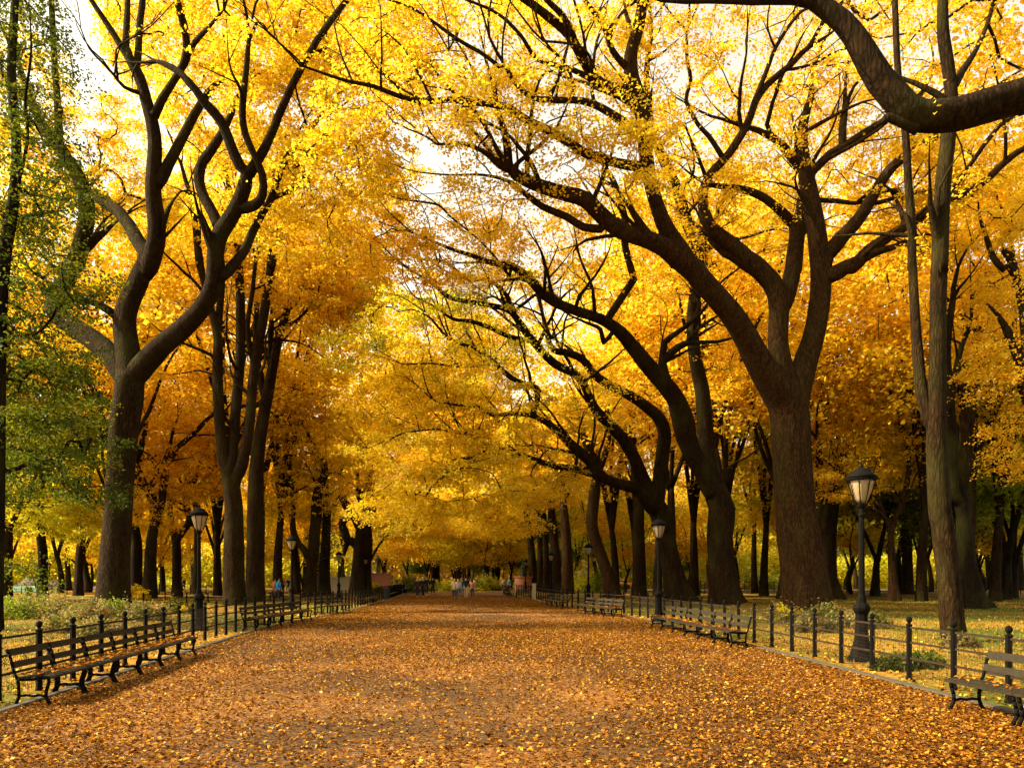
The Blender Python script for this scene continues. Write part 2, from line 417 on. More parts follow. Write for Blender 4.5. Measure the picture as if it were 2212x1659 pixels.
    def wood(s, name, mat, parent, origin, knob=.035, flare=0):
        n = len(s.p); P = np.array(s.p); r = np.array(s.r)
        size = np.ones(n)
        for i in range(n - 1, -1, -1):
            if s.par[i] >= 0: size[s.par[i]] += size[i] + r[i] * 3000
        best = {}; 
        for i in range(n):
            q = s.par[i]
            if q >= 0 and (q not in best or size[i] > size[best[q]]): best[q] = i
        starts = [i for i in range(n) if s.par[i] < 0 or best[s.par[i]] != i]
        VV = []; FF = []; nv = 0
        for st in starts:
            ch = [st]
            while ch[-1] in best: ch.append(best[ch[-1]])
            rr = r[ch].copy(); pp = P[ch].copy()
            if s.par[st] >= 0:
                pr = min(r[s.par[st]], rr[0] * 1.25)
                anc = [s.par[st]]
                if s.traced[st] and rr[0] > .06:
                    while len(anc) < min(5, 2 + int(r[s.par[st]] * 3.2 / .45)) and s.par[anc[-1]] >= 0 and s.par[s.par[anc[-1]]] >= 0: anc.append(s.par[anc[-1]])
                anc = anc[::-1]
                dr = (pp[0] - P[s.par[st]]); dr = dr / (np.linalg.norm(dr) + 1e-9)
                pa = np.array([P[a_] for a_ in anc]); ra = np.array([min(r[a_] * .9, pr) for a_ in anc])
                if len(anc) > 1:
                    lat = pp[min(3, len(pp) - 1)] - P[s.par[st]]; f_ = np.linspace(0, 1, len(anc))[:, None] ** 2
                    pa = pa + f_ * lat * .05
                pp = np.vstack([pa, pp]); rr = np.r_[ra, rr]
            if len(pp) < 2: continue
            if len(rr) > 6:
                kk = 9 if rr.max() > .25 and len(rr) > 14 else 5
                q_ = np.convolve(np.pad(rr, kk // 2, mode='edge'), np.ones(kk) / kk, mode='valid')
                rr[2:] = q_[2:]; rr[1] = (rr[1] + q_[1]) / 2
                if kk == 9:
                    for ax in range(2):
                        pq = np.convolve(np.pad(pp[:, ax], 2, mode='edge'), np.ones(5) / 5, mode='valid'); pp[3:-3, ax] = pq[3:-3]
            rr[-1] *= .35
            if len(rr) > 7 and s.traced[ch[-1]]: rr[-6:-1] *= np.linspace(1, .5, 5)
            m = rr.max(); ns = 18 if m > .4 else 12 if m > .2 else 8 if m > .09 else 5 if m > .035 else 3
            t = np.empty_like(pp); t[1:-1] = pp[2:] - pp[:-2]; t[0] = pp[1] - pp[0]; t[-1] = pp[-1] - pp[-2]
            t /= np.linalg.norm(t, axis=1, keepdims=True) + 1e-9
            u = np.cross(t[0], [0.13, .97, .2]); u /= np.linalg.norm(u) + 1e-9
            ang = np.arange(ns) * 2 * np.pi / ns; ca = np.cos(ang)[:, None]; sa = np.sin(ang)[:, None]
            ph = s.rg.uniform(0, 6.28, 4)
            rings = []
            for i in range(len(pp)):
                u = u - t[i] * np.dot(u, t[i]); u /= np.linalg.norm(u) + 1e-9; w = np.cross(t[i], u)
                rad = np.full(ns, rr[i])
                if ns >= 8:
                    z = i * .5
                    rad = rad * (1 + knob * (np.sin(2 * ang + ph[0] + z * .35) + .7 * np.sin(3 * ang + ph[1] - z * .5) + .5 * np.sin(5 * ang + ph[2] + .15 * z)))
                    if flare and s.par[st] < 0:
                        hgt = max(pp[i][2], 0.0)
                        fl = (math.exp(-hgt / .7) + .35 * math.exp(-hgt / 2.5)) * flare
                        rad = rad * (1 + fl * (.55 + .45 * np.sin(5 * ang + ph[3])))
                rings.append(pp[i] + (ca * u + sa * w) * rad[:, None])
            VV.append(np.array(rings).reshape(-1, 3))
            k = len(pp); a = (np.arange(k - 1)[:, None] * ns + np.arange(ns)[None]).reshape(-1)
            b = (np.arange(k - 1)[:, None] * ns + (np.arange(ns)[None] + 1) % ns).reshape(-1)
            FF.append(np.stack([a, b, b + ns, a + ns], 1) + nv); nv += k * ns
            # end cap as a fan centre collapse
        V = np.vstack(VV) - np.array(origin); Fq = np.vstack(FF)
        me = bpy.data.meshes.new(name)
        me.vertices.add(len(V)); me.vertices.foreach_set('co', V.reshape(-1).astype(np.float32))
        me.loops.add(len(Fq) * 4); me.loops.foreach_set('vertex_index', Fq.reshape(-1).astype(np.int32))
        me.polygons.add(len(Fq)); me.polygons.foreach_set('loop_start', np.arange(0, len(Fq) * 4, 4, dtype=np.int32))
        me.polygons.foreach_set('use_smooth', np.ones(len(Fq), bool))
        me.update(calc_edges=True)
        return link(name, me, mat, parent)
    def crown(s, parent, origin, per=70, size=.15, spread=1.0, flat=.14, name='crown'):
        o = np.array(origin)
        C, Nn, D, L_, Wd, col = sprays(s.TT - o, s.TDD, s.TPP, per, size, spread, flat, s.rg)
        return quad_leaves(name, C, Nn, D, L_, Wd, col, M['leaf'], parent)
    def finish(s, name, label, bark='bark', group=None, per=76, size=.15, spread=.82, flat=.13, flare=.35, cat_='tree', knob=.035):
        s.grow()
        base = np.array(s.p[0]); base = np.array([base[0], base[1], 0.0])
        e = empty(name, base, 0, label, cat_, group)
        s.wood('trunk', M[bark], e, base, flare=flare, knob=knob)
        if s.T: s.crown(e, base, per, size, spread, flat)
        return e

# ------------------------------------------------------------------ setting
def sheet(name, pts, z, mat):
    me = bpy.data.meshes.new(name); me.from_pydata([(x, y, z) for x, y in pts], [], [tuple(range(len(pts)))]); me.update()
    o = link(name, me, mat); tag(o, kind='structure'); return o
sheet('ground', [(-900, -60), (900, -60), (900, 1200), (-900, 1200)], 0, M['lawn'])
def strip(name, ds, xa, xb, z, mat):
    mb = MB()
    for d in ds: mb.v += [(float(xa(d)), float(d), z), (float(xb(d)), float(d), z)]
    for i in range(len(ds) - 1): mb.f.append((2 * i, 2 * i + 1, 2 * i + 3, 2 * i + 2))
    o = mb.build(name, mat); tag(o, kind='structure'); return o
ds = np.arange(-12, 101, 2.0)
strip('path', ds, lambda d: XL(d) + .55, lambda d: XR(d) - .55, .004, M['path'])
def kerb(name, fx):
    mb = MB(); n = len(ds)
    for d in ds:
        x = float(fx(d)); y = float(d)
        mb.v += [(x - .08, y, -.05), (x - .08, y, .03), (x - .06, y, .045), (x + .06, y, .045), (x + .08, y, .03), (x + .08, y, -.05)]
    for i in range(n - 1):
        for j in range(5): a = i * 6 + j; mb.f.append((a, a + 1, a + 7, a + 6))
    o = mb.build(name, M['kerb']); tag(o, kind='structure')
kerb('kerb', lambda d: XL(d) + .47); kerb('kerb', lambda d: XR(d) - .47)
# distant paths and the carriage drive either side
sheet('side_path', [(-140, 60), (-12.5, 62), (-12.5, 65), (-140, 63.5)], .004, M['path'])
sheet('side_path', [(6, 88), (150, 88), (150, 92), (6, 92)], .004, M['path'])
sheet('cross_path', [(-60, 103), (50, 103), (50, 110), (-60, 110)], .008, M['path'])
asph = simple('asphalt', (.06, .055, .05), .9, 0, .2, 3)
sheet('road', [(8, 118), (200, 112), (200, 120), (8, 126)], .004, asph)
sheet('road', [(-200, 150), (-20, 150), (-20, 158), (-200, 158)], .004, asph)

# ------------------------------------------------------------------ fallen leaves (uncountable)
def litter(name, n, xr, dr, pal, size, dens, zmax=.03):
    X = rng.uniform(*xr, n); Y = dr[0] + (dr[1] - dr[0]) * rng.uniform(0, 1, n) ** 1.9
    keep = dens(X, Y) > rng.uniform(0, 1, n); X = X[keep]; Y = Y[keep]; n = len(X)
    C = np.stack([X, Y, rng.uniform(.012, zmax, n)], 1)
    Nn = rng.normal(0, .33, (n, 3)); Nn[:, 2] += 1; D = rng.normal(0, 1, (n, 3)); D[:, 2] *= .2
    L_ = size * rng.uniform(.5, 1.35, n) * (1 + Y * .004); Wd = L_ * rng.uniform(.5, .85, n)
    pal = np.array(pal); col = pal[rng.integers(0, len(pal), n)] * rng.uniform(.5, 1.15, (n, 1))
    o = quad_leaves(name, C, Nn, D, L_, Wd, np.clip(col, 0, .95), M['litter'])
    tag(o, kind='stuff'); return o
gx = rng.uniform(0, 6.28, 12); gf = rng.uniform(.12, .55, (12, 2)) * rng.choice([-1, 1], (12, 2))
def wob(X, Y):
    return sum(np.sin(gf[i, 0] * X + gf[i, 1] * Y * .6 + gx[i]) for i in range(12)) / 5.0
def dens_path(X, Y):
    l = XL(Y) + .4; r = XR(Y) - .4; ins = (X > l) & (X < r)
    e = np.minimum(X - l, r - X)
    side = np.exp(-e / 1.5)
    v = .50 + .75 * side + .40 * wob(X, Y) + .25 * (X > 1.5) * (Y < 14)
    return np.where(ins, np.clip(v, .12, 1), 0)
def dens_lawn(X, Y):
    out = ((X < XL(Y) + .45) | (X > XR(Y) - .45))
    v = .45 + .45 * wob(X * .8 + 9, Y * .8) + .5 * np.exp(-np.minimum(np.abs(X - XL(Y)), np.abs(X - XR(Y))) / 1.2)
    return np.where(out, np.clip(v, .05, 1), 0)
LP = [(.20, .074, .004), (.15, .050, .003), (.27, .113, .006), (.11, .033, .003), (.38, .18, .014), (.075, .026, .003), (.22, .086, .005), (.48, .26, .025)]
o = litter('fallen_leaves', 640000, (-13, 8), (5.5, 75), LP, .048, dens_path)
tag(o, 'orange and tan fallen leaves strewn over the wide path', 'leaves')
o = litter('fallen_leaves', 150000, (-34, 40), (6, 70), LP + [(.75, .50, .04), (.7, .42, .03)], .075, dens_lawn)
tag(o, 'yellow and orange fallen leaves scattered on the lawns behind the fences', 'leaves')
# short grass
def grass(n):
    X = rng.uniform(-34, 44, n); Y = 6 + 60 * rng.uniform(0, 1, n) ** 1.7
    k = ((X < XL(Y) - .1) | (X > XR(Y) + .1)); X = X[k]; Y = Y[k]; n = len(X)
    h = rng.uniform(.03, .09, n)
    C = np.stack([X, Y, h * .5], 1); Nn = rng.normal(0, 1, (n, 3)); Nn[:, 2] *= .25; D = rng.normal(0, .35, (n, 3)); D[:, 2] = 1
    pal = np.array([(.10, .12, .012), (.15, .15, .015), (.06, .09, .01), (.22, .19, .03)])
    col = pal[rng.integers(0, 4, n)] * rng.uniform(.7, 1.2, (n, 1))
    o = quad_leaves('grass', C, Nn, D, h * 1.4, np.full(n, .022), col, M['litter'])
    tag(o, 'short green grass growing on the lawns behind the fences', 'grass', kind='stuff')
grass(170000)

# ------------------------------------------------------------------ fences
def arc_points(fx, d0, d1, step, off=0):
    d = np.arange(d0, d1, .1); x = np.array([fx(v) for v in d])
    L_ = np.r_[0, np.cumsum(np.hypot(np.diff(x), .1))]
    s_ = np.arange(0, L_[-1], step)
    return [(float(np.interp(v, L_, x)) + off, float(np.interp(v, L_, d))) for v in s_]
def post_mesh():
    mb = MB(); mb.lathe([(.055, -.1), (.055, .03), (.046, .05), (.046, .9), (.054, .905), (.054, .925), (.026, .935), (.026, .955), (.044, .975), (.05, 1.0), (.044, 1.03), (.014, 1.055)], 8)
    return mb.mesh('post')
PM = post_mesh(); PM.materials.append(M['iron'])
def iron_fence(label, pts, wire_to):
    e = empty('iron_fence', (pts[0][0], pts[0][1], 0), 0, label, 'fence')
    ox, oy = pts[0]
    for x, y in pts:
        o = link('post', PM, None, e); o.location = (x - ox, y - oy, 0)
    for z in (.36, .62, .87):
        mb = MB()
        for a, b in zip(pts[:-1], pts[1:]): mb.beam((a[0] - ox, a[1] - oy, z), (b[0] - ox, b[1] - oy, z), .014, .034)
        mb.build('rail', M['rail'], e)
    mb = MB()
    for a, b in zip(pts[:-1], pts[1:]):
        if a[1] > wire_to: break
        n = 20
        for i in range(1, n):
            x = a[0] + (b[0] - a[0]) * i / n - ox; y = a[1] + (b[1] - a[1]) * i / n - oy
            mb.tube([(x, y, .05), (x, y, .88)], .0018, 3, False)
        for z in np.arange(.08, .86, .06):
            mb.tube([(a[0] - ox, a[1] - oy, z), (b[0] - ox, b[1] - oy, z)], .0018, 3, False)
    mb.build('wire_mesh', M['rail'], e)
    return e
Lpts = arc_points(XL, 2.6, 90, 1.19); Rpts = arc_points(XR, 3.2, 78, 1.27)
iron_fence('black iron fence with ball topped posts running along the left edge of the path', Lpts, 30)
iron_fence('black iron fence with ball topped posts running along the right edge of the path', Rpts, 34)
def low_fence(label, a, b, n, h, rails=(.25, .55, .9)):
    e = empty('low_fence', (a[0], a[1], 0), 0, label, 'fence')
    dx, dy = b[0] - a[0], b[1] - a[1]
    for i in range(n + 1):
        mb = MB(); mb.lathe([(.05, -.05), (.045, h * .95), (.06, h), (.03, h + .06)], 6)
        o = mb.build('post', M['iron'], e); o.location = (dx * i / n, dy * i / n, 0)
    for f in rails:
        mb = MB(); mb.beam((0, 0, h * f), (dx, dy, h * f), .03, .04); mb.build('rail', M['iron'], e)
low_fence('low dark rail fence far across the left lawn behind the big forked elm', (-25, 54), (-13, 57), 9, .65)
low_fence('low dark rail fence at the far side of the left lawn near the rock', (-75, 84), (-26, 80), 30, 1.0)
low_fence('dark rail fence along the far side of the right lawn', (12, 84), (62, 84), 30, 1.1)
low_fence('dark rail fence beyond the side path behind the right lawn', (14, 97), (75, 97), 34, 1.3)

# ------------------------------------------------------------------ benches
def bench_proto(L_):
    """x along the bench, +y towards the back"""
    root = empty('park_bench', (0, 0, 0))
    def frame(x):
        mb = MB(); t = .045
        def bar(pts, w=.045, h=.05):
            for a, b in zip(pts[:-1], pts[1:]): mb.beam((x, a[0], a[1]), (x, b[0], b[1]), w, h, (1, 0, 0)) if False else mb.tube([(x, a[0], a[1]), (x, b[0], b[1])], h / 2, 6)
        bar([(-.03, 0), (.0, .03), (.055, .14), (.045, .24), (.015, .33), (.0, .39), (.02, .43)], h=.052)      # front leg, S curve
        bar([(.02, .43), (.10, .425), (.25, .405), (.40, .40), (.46, .41)], h=.05)                                # seat bearer
        bar([(.53, 0), (.49, .05), (.45, .15), (.455, .25), (.46, .34), (.47, .41)], h=.052)                     # back leg
        bar([(.055, .14), (.15, .165), (.25, .15), (.35, .165), (.45, .15)], h=.04)                               # stretcher
        bar([(.47, .41), (.52, .50), (.545, .60), (.57, .72), (.60, .80), (.64, .87)], h=.045)                    # back support
        o = mb.build('end_frame', M['iron'], root, True)
    frame(.045); frame(L_ - .045)
    mb = MB()
    prof = [(-.01, .455), (.085, .462), (.18, .452), (.275, .440), (.37, .436)]
    for i, (y, z) in enumerate(prof): mb.box((L_ / 2, y + .04, z), (L_ - .01, .078, .028), Matrix.Rotation(R([8, 0, -6, -5, 0][i]), 3, 'X'))
    mb.box((L_ / 2, -.035, .435), (L_ - .01, .03, .04))
    mb.build('seat', M['slat'], root)
    for y, z, hgt in ((.520, .63, .10), (.578, .82, .11)):
        mb = MB(); mb.box((L_ / 2, y + .012, z), (L_ - .10, .03, hgt), Matrix.Rotation(R(-14), 3, 'X')); mb.build('back_slat', M['slat'], root)
    return root
ORD = ['first', 'second', 'third', 'fourth', 'fifth', 'sixth', 'seventh', 'eighth']
_pool = {}
leafC = []
def bench_row(a, b, n, side, where, leaves=True):
    """a near/left end of the front feet line, b the other end"""
    a = np.array(a, float); b = np.array(b, float); v = (b - a) / n; L_ = float(np.linalg.norm(v)); key = round(L_, 3)
    u = v / L_; back = np.array([-u[1], u[0]])
    if back[0] * side < 0:      # run it the other way so that +y of the bench faces the fence
        a, b = b, a; v = -v; u = -u; back = -back
        rev = True
    else: rev = False
    for i in range(n):
        if key not in _pool: _pool[key] = bench_proto(L_); root = _pool[key]
        else: root = copy_tree(_pool[key])
        p = a + v * i
        root.location = (p[0], p[1], .012); root.rotation_euler = (0, 0, math.atan2(u[1], u[0])); root.scale = (1, .84, .86)
        k = i if not rev else n - 1 - i
        pos = ('nearest' if k == 0 else 'farthest' if k == n - 1 else ORD[k] + ' nearest') if n > 1 else 'only'
        if where[0] == '*':
            lab = where[1:]
        else: lab = 'wooden bench, %s %s' % (pos, where)
        tag(root, lab, 'bench', 'slatted benches lining the path')
        if leaves and p[1] < 40:
            m = 130 if where.startswith('in the long row by the left') else 45
            q = rng.uniform(0, 1, (m, 2))
            for s_, t_ in q:
                w = p + u * s_ * L_ + back * (t_ * .36); leafC.append((w[0], w[1], .432 + rng.uniform(0, .012)))
bench_row((-6.12, 10.5), (-6.95, 17.5), 6, -1, 'in the long row by the left fence')
bench_row((-8.15, 25.3), (-8.12, 32.3), 5, -1, 'in the second row along the left fence')
bench_row((-8.66, 36.6), (-7.85, 38.7), 2, -1, 'set askew in the third left group')
bench_row((-8.9, 48.2), (-9.4, 56), 5, -1, 'in the fourth group on the left')
bench_row((-9.9, 65), (-10.7, 74), 5, -1, 'far down the left edge by the dark fence')
bench_row((5.28, 19.2), (4.75, 27.2), 6, 1, 'in the long row by the right fence')
bench_row((4.31, 33.8), (3.11, 38.3), 4, 1, 'in the second row along the right fence')
bench_row((2.67, 43.2), (1.85, 49.6), 4, 1, 'in the third row on the right')
bench_row((.3, 66.0), (1.55, 65.8), 1, 1, '*wood and iron bench standing crosswise at the far right by the pale gatepost')
bench_row((-.25, 72), (-.75, 77.5), 3, 1, 'in the far right group before the round pedestal')
bench_row((5.62, 10.25), (5.95, 5.3), 4, 1, 'in the row nearest the camera by the right fence')
lc = np.array(leafC); n = len(lc)
Nn = rng.normal(0, .3, (n, 3)); Nn[:, 2] += 1; D = rng.normal(0, 1, (n, 3)); D[:, 2] *= .2
pl = np.array(LP)[rng.integers(0, len(LP), n)]
o = quad_leaves('leaves_on_benches', lc, Nn, D, np.full(n, .07), np.full(n, .045), pl * 1.3, M['litter'])
tag(o, 'fallen yellow leaves lying along the bench seats', 'leaves', kind='stuff')

# ------------------------------------------------------------------ lamps
def lamp_proto():
    r = empty('street_lamp', (0, 0, 0))
    MB().lathe([(.24, -.02), (.24, .05), (.21, .10), (.19, .14), (.165, .24), (.125, .42), (.105, .62), (.10, .95), (.11, .98), (.135, 1.03), (.145, 1.09), (.125, 1.15), (.085, 1.19), (.08, 1.24)], 16, flute=.06).build('base', M['iron'], r)
    MB().lathe([(.075, 1.24), (.07, 1.30), (.062, 1.33), (.055, 1.36), (.05, 2.2), (.044, 2.95), (.060, 2.97), (.060, 3.01), (.044, 3.03), (.044, 3.12), (.075, 3.16), (.085, 3.20), (.06, 3.23)], 16, flute=.05).build('pole', M['iron'], r)
    g = MB().lathe([(.07, 3.24), (.10, 3.30), (.145, 3.46), (.175, 3.60), (.18, 3.68), (.165, 3.72)], 16).build('glass', M['lampglass'], r, True)
    mb = MB()
    for k in range(8):
        a = k * math.pi / 4 + .2; c, s_ = math.cos(a), math.sin(a)
        mb.tube([(q * c, q * s_, z) for q, z in ((.085, 3.21), (.125, 3.30), (.165, 3.46), (.195, 3.60), (.235, 3.72))], .0095, 5)
    mb.lathe([(.235, 3.69), (.245, 3.71), (.235, 3.73), (.18, 3.74)], 16)
    mb.build('cage', M['iron'], r)
    MB().lathe([(.245, 3.735), (.215, 3.80), (.17, 3.85), (.15, 3.86), (.145, 3.90), (.10, 3.93), (.04, 3.95)], 16).build('cap', M['iron'], r, True)
    MB().lathe([(.02, 3.95), (.03, 3.97), (.015, 3.99), (.024, 4.02), (.005, 4.08)], 8).build('finial', M['iron'], r, True)
    return r
lp = lamp_proto()
lamps = [(1861, 16.3, 'tall black lamp post with cream glass, nearest on the right behind the fence'),
 (1423, 30.6, 'black lamp post beside the leaning elms behind the long right bench row'),
 (1271, 53, 'black lamp post standing close left of the curved reddish trunk'),
 (1190.6, 71, 'small black lamp post before the dense group of straight right trunks'),
 (1135, 100, 'distant lamp post in front of the round red pedestal'),
 (1088, 138, 'tiny far lamp, left one of the pair before the dark evergreens'),
 (1105, 138, 'tiny far lamp, right one of the pair before the dark evergreens'),
 (430, 25.6, 'black lamp post with cream glass, nearest on the left behind the fence'),
 (630, 43, 'black lamp post behind the second left bench row'),
 (732, 69, 'black lamp post in front of the pale granite pedestal on the left'),
 (790, 87, 'lamp post against the massive knotted trunk on the left'),
 (829, 114, 'distant lamp post in front of the long red pedestal'),
 (847, 150, 'smallest left lamp post just right of the red pedestal'),
 (107, 118, 'far lamp post on the left lawn beside the dark trunk and rock'),
 (137, 150, 'farther small lamp post on the left lawn beyond the rock')]
for i, (x, d, lab) in enumerate(lamps):
    o = lp if i == 0 else copy_tree(lp)
    o.location = ((x - CX) / F * d, d, 0); o.rotation_euler = (0, 0, i * .3); o.scale = (1.25, 1.25, 1); tag(o, lab, 'lamp post', 'black iron park lamps')

# ------------------------------------------------------------------ woodland far off (reads as one mass)
def far_wood(name, label, n, xr, dr, hr, pal, size):
    X = rng.uniform(*xr, n); Y = rng.uniform(*dr, n)
    top = hr[0] + (hr[1] - hr[0]) * (.5 + .5 * np.sin(X * .11 + 1.3) * np.sin(X * .043 + Y * .02))
    Z = top * rng.uniform(0, 1, n) ** .8
    C = np.stack([X, Y, Z], 1); C += rng.normal(0, .5, (n, 3)); C[:, 2] = np.maximum(C[:, 2], .2)
    Nn = rng.normal(0, 1, (n, 3)); D = rng.normal(0, 1, (n, 3))
    gi = ((np.floor(X / 7 + 1.5 * np.sin(Y * .15)) * 7 + np.floor(Z / 6) * 3).astype(int)) % len(pal)
    cols = np.array([PAL[p][int(i) % 4] for i, p in enumerate(pal * 1)])
    pm = np.array([PAL[p] for p in pal])
    col = pm[gi, rng.integers(0, 4, n)] * rng.uniform(.6, 1.0, (n, 1))
    L_ = size * rng.uniform(.6, 1.4, n)
    o = quad_leaves(name, C, Nn, D, L_, L_ * .7, np.clip(col, 0, .95), M['leaf'])
    tag(o, label, 'woodland', kind='stuff')
far_wood('woodland', 'distant yellow and green woodland closing the view beyond the left lawn', 95000, (-190, -30), (168, 200), (16, 24), 'LYGLYLG', .8)
far_wood('woodland', 'distant orange and green woodland closing the view beyond the end of the path', 50000, (-32, 22), (185, 215), (16, 30), 'GOLKOGN', .8)
far_wood('woodland', 'distant green and golden woodland closing the view beyond the right lawn', 120000, (20, 230), (172, 210), (16, 26), 'LLGNLYL', .8)

far_wood('undergrowth', 'sunlit yellow-green undergrowth beyond the left lawn', 60000, (-150, -32), (132, 146), (4, 9), 'LYLGLNY', .55)
far_wood('undergrowth', 'sunlit yellow-green undergrowth beyond the road on the right', 80000, (16, 190), (130, 146), (4, 9), 'LNLYLGN', .55)

# ------------------------------------------------------------------ shrubs
def shrub(x, d, w, h, pal, label, name='shrub', size=.09, n=40, per=45, group=None, upright=False):
    c = np.array([(x - CX) / F * d, d, 0.0]); t = Tree(int(x + d * 7))
    k = 7
    for i in range(k):
        a = 2 * math.pi * i / k; r_ = w * .3
        s_ = c + [math.cos(a) * .06, math.sin(a) * .06, -.03]
        e_ = c + [math.cos(a) * r_, math.sin(a) * r_, h * .55]
        t.limbw([s_, (s_ + e_) / 2 + [0, 0, .05 * h], e_], [.018, .012, .006]) if i == 0 else t.limbw([t.p[0], (s_ + e_) / 2, e_], [.015, .012, .006])
    g = t.rg.normal(0, 1, (n, 3)); g /= np.linalg.norm(g, axis=1, keepdims=True); g[:, 2] = np.abs(g[:, 2])
    T = c + g * t.rg.uniform(.35, 1, (n, 1)) * [w * .5, w * .4, h * .85] + [0, 0, h * .1]
    t.T.append(T); t.TP += [pal[i % len(pal)] for i in range(n)]; t.tipr = .003
    t.grow(); e = empty(name, c, 0, label, 'shrub', group)
    t.wood('stems', M['bark_dark'], e, c); t.crown(e, c, per, size, .28 * h + .08, .5, 'foliage')
    return e
shr = [(115, 34, 3.4, .9, 'TPT', 'tan feathery shrub spread before the rock on the left lawn'), (30, 33, 2.8, .9, 'NPN', 'low dark green shrub at the left edge below the green-leaved tree'),
 (190, 31, 2.6, .8, 'TTP', 'tan seed-headed shrub left of the big forked elm foot'), (250, 33.5, 1.5, .75, 'NKP', 'dark green bush at the foot of the big forked elm'),
 (318, 32, 2.2, .75, 'TPT', 'pale brown shrub right of the big forked elm foot'), (150, 25, 2.2, .55, 'TPT', 'low dry shrub behind the middle of the near left fence'),
 (385, 38, 2.2, .6, 'TPL', 'dry brush patch between the big forked elm and the nearest left lamp'), (292, 62, 2.2, .9, 'LY', 'rounded yellow-green bush right of the big forked elm'),
 (60, 45, 3.5, 1.0, 'NPT', 'broad green and tan shrub at the far left before the rock'), (230, 24, 1.8, .45, 'TPT', 'small dry tuft behind the far benches of the near left row'),
 (1700, 30, 1.8, .7, 'TLT', 'dry leafy shrub in front of the largest right elm'), (1790, 31, 1.8, .65, 'TPP', 'dry shrub right of the foot of the largest right elm'), (1755, 25, 1.6, .5, 'TTP', 'low brown weeds behind the right fence below the largest elm'),
 (1860, 27, 2.0, .55, 'TPT', 'dry shrub just left of the nearest right lamp base'), (1975, 15.2, 1.1, .2, 'EPE', 'low green weeds behind the right fence near the lamp base'), (2075, 19.6, .8, .25, 'TPT', 'golden weeds round the foot of the slim right tree'), (1925, 14.7, .6, .15, 'EP', 'small green tuft inside the right fence'),
 (882, 92, 3.6, 1.9, 'PPN', 'pale green rounded bush at the left end of the path'), (865, 99, 2.4, 1.5, 'PN', 'second pale green bush behind the seated figures on the left'), (960, 103, 6, 1.4, 'NL', 'low green bush row at the end of the path behind the walkers'),
 (915, 102, 4, 1.6, 'NPL', 'green bush behind the dark-clothed walkers'), (1038, 104, 5, 1.9, 'NLP', 'green bush behind the walker in the pink jacket'), (800, 92, 3, 1.0, 'PL', 'low green bush before the long red pedestal'), (1070, 106, 4, 1.6, 'NL', 'green bush left of the round pedestal'),
 (1240, 108, 7, 3.0, 'LN', 'clipped yellow-green hedge bush behind the rust brown trunk'), (1640, 112, 7, 3.0, 'PN', 'bluish green bush beyond the right lawn by the taxi'), (1300, 98, 5, 3.0, 'NK', 'dark green bush beyond the bowed elm'), (350, 120, 8, 2, 'NL', 'dark bush across the far left lawn')]
for q in shr: shrub(*q, size=.10 if q[1] < 60 else .2, n=60 if q[1] < 60 else 80)

# ------------------------------------------------------------------ rock outcrop
def rock(x0, x1, d, h, label, seed):
    g = np.random.default_rng(seed); X0 = (x0 - CX) / F * d; X1 = (x1 - CX) / F * d; L_ = X1 - X0
    nx, ny = 60, 24; mb = MB(); ph = g.uniform(0, 6, 8)
    for j in range(ny):
        for i in range(nx):
            u = i / (nx - 1); v = j / (ny - 1)
            e_ = max(0, 1 - abs(2 * u - 1) ** 2.6) ** .5 * max(0, 1 - abs(2 * v - 1) ** 2.2) ** .5
            z = h * e_ * (.75 + .25 * math.sin(5 * u + ph[0]) + .13 * math.sin(14 * u + 6 * v + ph[1])) + e_ * g.normal(0, .03)
            z = .65 * z + .35 * (math.floor(z / .28) * .28)
            mb.v.append((u * L_ - L_ / 2, v * L_ * .35 - L_ * .17, z - .1))
    for j in range(ny - 1):
        for i in range(nx - 1):
            a = j * nx + i; mb.f.append((a, a + 1, a + nx + 1, a + nx))
    o = mb.build('rock_outcrop', M['rock']); o.location = ((X0 + X1) / 2, d, 0); tag(o, label, 'rock')
rock(30, 176, 112, 2.0, 'long grey rock outcrop lying across the far left lawn', 3)
rock(178, 245, 104, .8, 'low flat grey rock slab beside the bare leaning tree', 4)
# green tarpaulin sheet draped on low trestles
for x, d, w_, lab in ((44, 92, 2.6, 'green tarpaulin sheet spread low at the far left below the rock'), (74, 97, 2.0, 'smaller green tarpaulin hump beside the dark trunk on the far left')):
    mb = MB(); nx = 14
    for j in range(8):
        for i in range(nx):
            u = i / (nx - 1) - .5; v = j / 7 - .5
            z = .75 * max(0, 1 - (2 * abs(u)) ** 4) ** .5 * max(0, 1 - (2 * abs(v)) ** 4) ** .5 + .04 * math.sin(9 * u + 5 * v)
            mb.v.append((u * w_, v * 1.2, max(z, 0)))
    for j in range(7):
        for i in range(nx - 1): a = j * nx + i; mb.f.append((a, a + 1, a + nx + 1, a + nx))
    o = mb.build('tarpaulin', M['tarp'], None, True); o.location = ((x - CX) / F * d, d, 0); tag(o, lab, 'tarpaulin')

